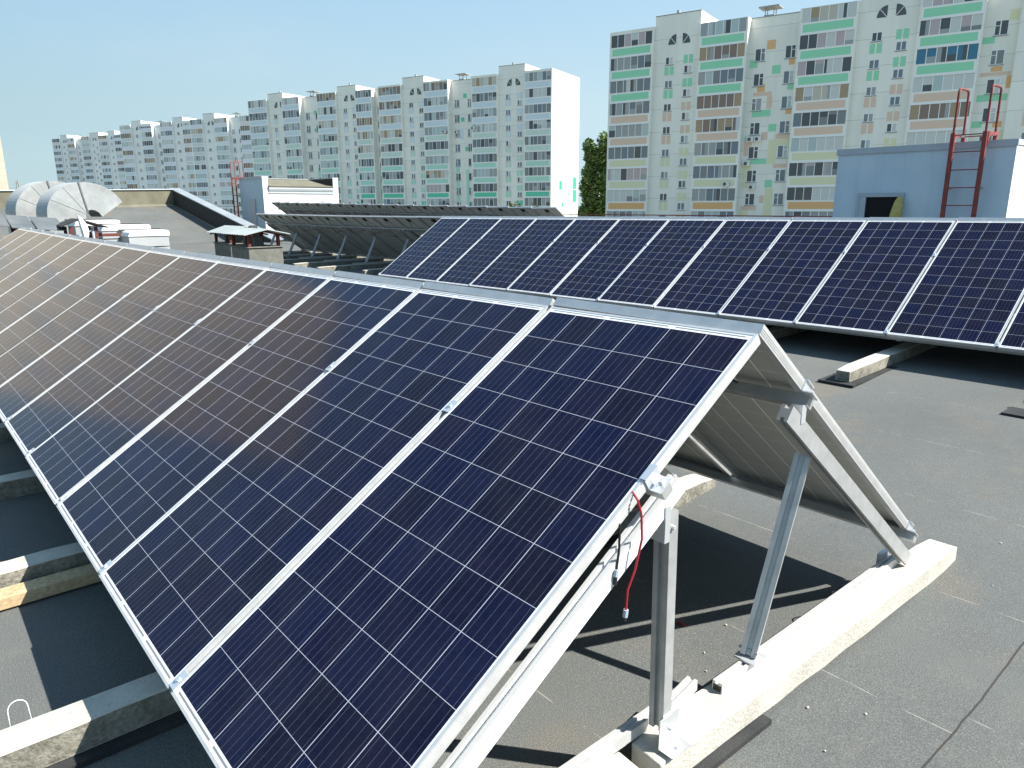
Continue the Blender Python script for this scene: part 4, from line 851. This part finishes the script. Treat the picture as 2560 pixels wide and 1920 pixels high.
# ------------------------------------------------------------------ trees
def tree(x, y, h, r, label, group, leafm, seed, n=2600, cz=.55, ls=.5, col=True):
    r2 = random.Random(seed); t = empty('tree', (x, y, GZ), label=label, cat='tree', group=group)
    m = MB(); pts = [(0, 0, -.1), (r2.uniform(-.2, .2), r2.uniform(-.2, .2), h * .3), (r2.uniform(-.3, .3), r2.uniform(-.3, .3), h * .62), (0, 0, h * .9)]
    for i, (a, b) in enumerate(zip(pts, pts[1:])): m.cyl(a, b, (.03 - .008 * i) * h * .5, 'bark', 7)
    for k in range(9):
        z = h * r2.uniform(.25, .8); a = r2.uniform(0, 2 * pi); m.cyl((0, 0, z), (cos(a) * r * .6, sin(a) * r * .6, z + h * .12), .012 * h * .5, 'bark', 5)
    m.build('trunk', t)
    cl = []
    for k in range(26):
        f = r2.random(); zz = h * (.16 + .8 * f); rr = r * (1 - abs(f - .4) * 1.05) * (.75 + .4 * r2.random()); a = r2.uniform(0, 2 * pi); q = r2.uniform(.2, .95) * rr
        cl.append((cos(a) * q, sin(a) * q, zz, r * r2.uniform(.28, .5)))
    m = MB()
    for k in range(n):
        c = cl[r2.randrange(len(cl))]; d = V((r2.gauss(0, 1), r2.gauss(0, 1), r2.gauss(0, 1))).normalized() * c[3] * (r2.random() ** .4); p = V(c[:3]) + d * 1; p.z += d.z * .5
        u = V((r2.gauss(0, 1), r2.gauss(0, 1), r2.gauss(0, .6))).normalized(); v = u.cross(V((r2.gauss(0, 1), r2.gauss(0, 1), r2.gauss(0, 1)))).normalized(); s_ = ls * r2.uniform(.5, 1.1)
        m.add([p - u * s_, p + v * s_ * .5, p + u * s_, p - v * s_ * .5], [(0, 1, 2, 3)], leafm)
    m.build('crown', t)
for i, (x, y, h, r) in enumerate(((-133.5, 139, 24.3, 4.0), (-129.6, 141, 25.8, 4.1), (-126.1, 139.5, 24.9, 3.9), (-122.6, 141, 25.4, 4.0))):
    tree(x, y, h, r, '%s tall green poplar from the left in the gap between the two blocks' % ORD[i].capitalize(), 'poplars between the blocks', 'leaf', 20 + i, 7500, ls=.6)
for i, (px_, x, y, h) in enumerate(((0, -92.5, 66, 8.2), (1, -79, 66.5, 8.6), (2, -75.5, 68, 8.3))):
    tree(x, y, h, 2.2, ['yellowing treetop above the solar rows, left of its two neighbours', 'yellowing treetop above the solar rows, middle of three', 'yellowing treetop above the solar rows, right of its neighbours'][i], 'yellowing trees before the long block', 'leaf_yellow', 40 + i, 1500, ls=.3)
# wooded skyline at the far left
m = MB(); r2 = random.Random(9)
for k in range(5200):
    y = r2.uniform(10, 190); x = -520 + r2.uniform(-25, 25); hh = (5 + 4.5 * abs(sin(y * .11) + .6 * sin(y * .31))) * 1.5; p = V((x, y, GZ + r2.uniform(0, 1) ** .6 * (hh + 3)))
    u = V((r2.gauss(0, 1), r2.gauss(0, 1), r2.gauss(0, .6))).normalized(); v = u.cross(V((r2.gauss(0, 1), r2.gauss(0, 1), r2.gauss(0, 1)))).normalized(); s_ = r2.uniform(1, 2.4)
    m.add([p - u * s_, p + v * s_ * .6, p + u * s_, p - v * s_ * .6], [(0, 1, 2, 3)], 'leaf_far')
tag(m.build('woodland'), 'hazy line of far trees on the skyline at left', 'woodland', kind='stuff')
def pylon(x, y, h, label):
    t = empty('power_pylon', (x, y, GZ), label=label, cat='pylon', group='far power pylons'); m = MB()
    for sx, sy in ((-1, -1), (1, -1), (1, 1), (-1, 1)): m.cyl((sx * 2.2, sy * 2.2, 0), (sx * .3, sy * .3, h), .22, 'trim', 4)
    for k in range(7):
        a = 2.2 - 1.9 * k / 7; b = 2.2 - 1.9 * (k + 1) / 7; m.cyl((-a, -a, h * k / 7), (b, -b, h * (k + 1) / 7), .12, 'trim', 4); m.cyl((a, -a, h * k / 7), (-b, -b, h * (k + 1) / 7), .12, 'trim', 4)
    m.build('mast', t)
    m = MB()
    for zz, ww in ((h * .72, 5), (h * .82, 4), (h * .92, 3)): m.cyl((0, -ww, zz), (0, ww, zz), .16, 'trim', 4)
    m.build('cross_arm', t)
pylon(-560, 90, 26, 'faint power pylon on the skyline, nearer to the terrace'); pylon(-560, 66, 25, 'faint power pylon on the skyline, nearer to the brick tower')
t = empty('shed', (-330, 40, GZ), label='low pale shed on the skyline left of the farthest block', cat='shed')
m = MB(); m.box((-6, -12, 0), (6, 12, 8.3), 'p_white'); m.build('wall', t); m = MB(); m.box((-6.3, -12.3, 8.302), (6.3, 12.3, 8.7), 'trim'); m.build('roof', t)
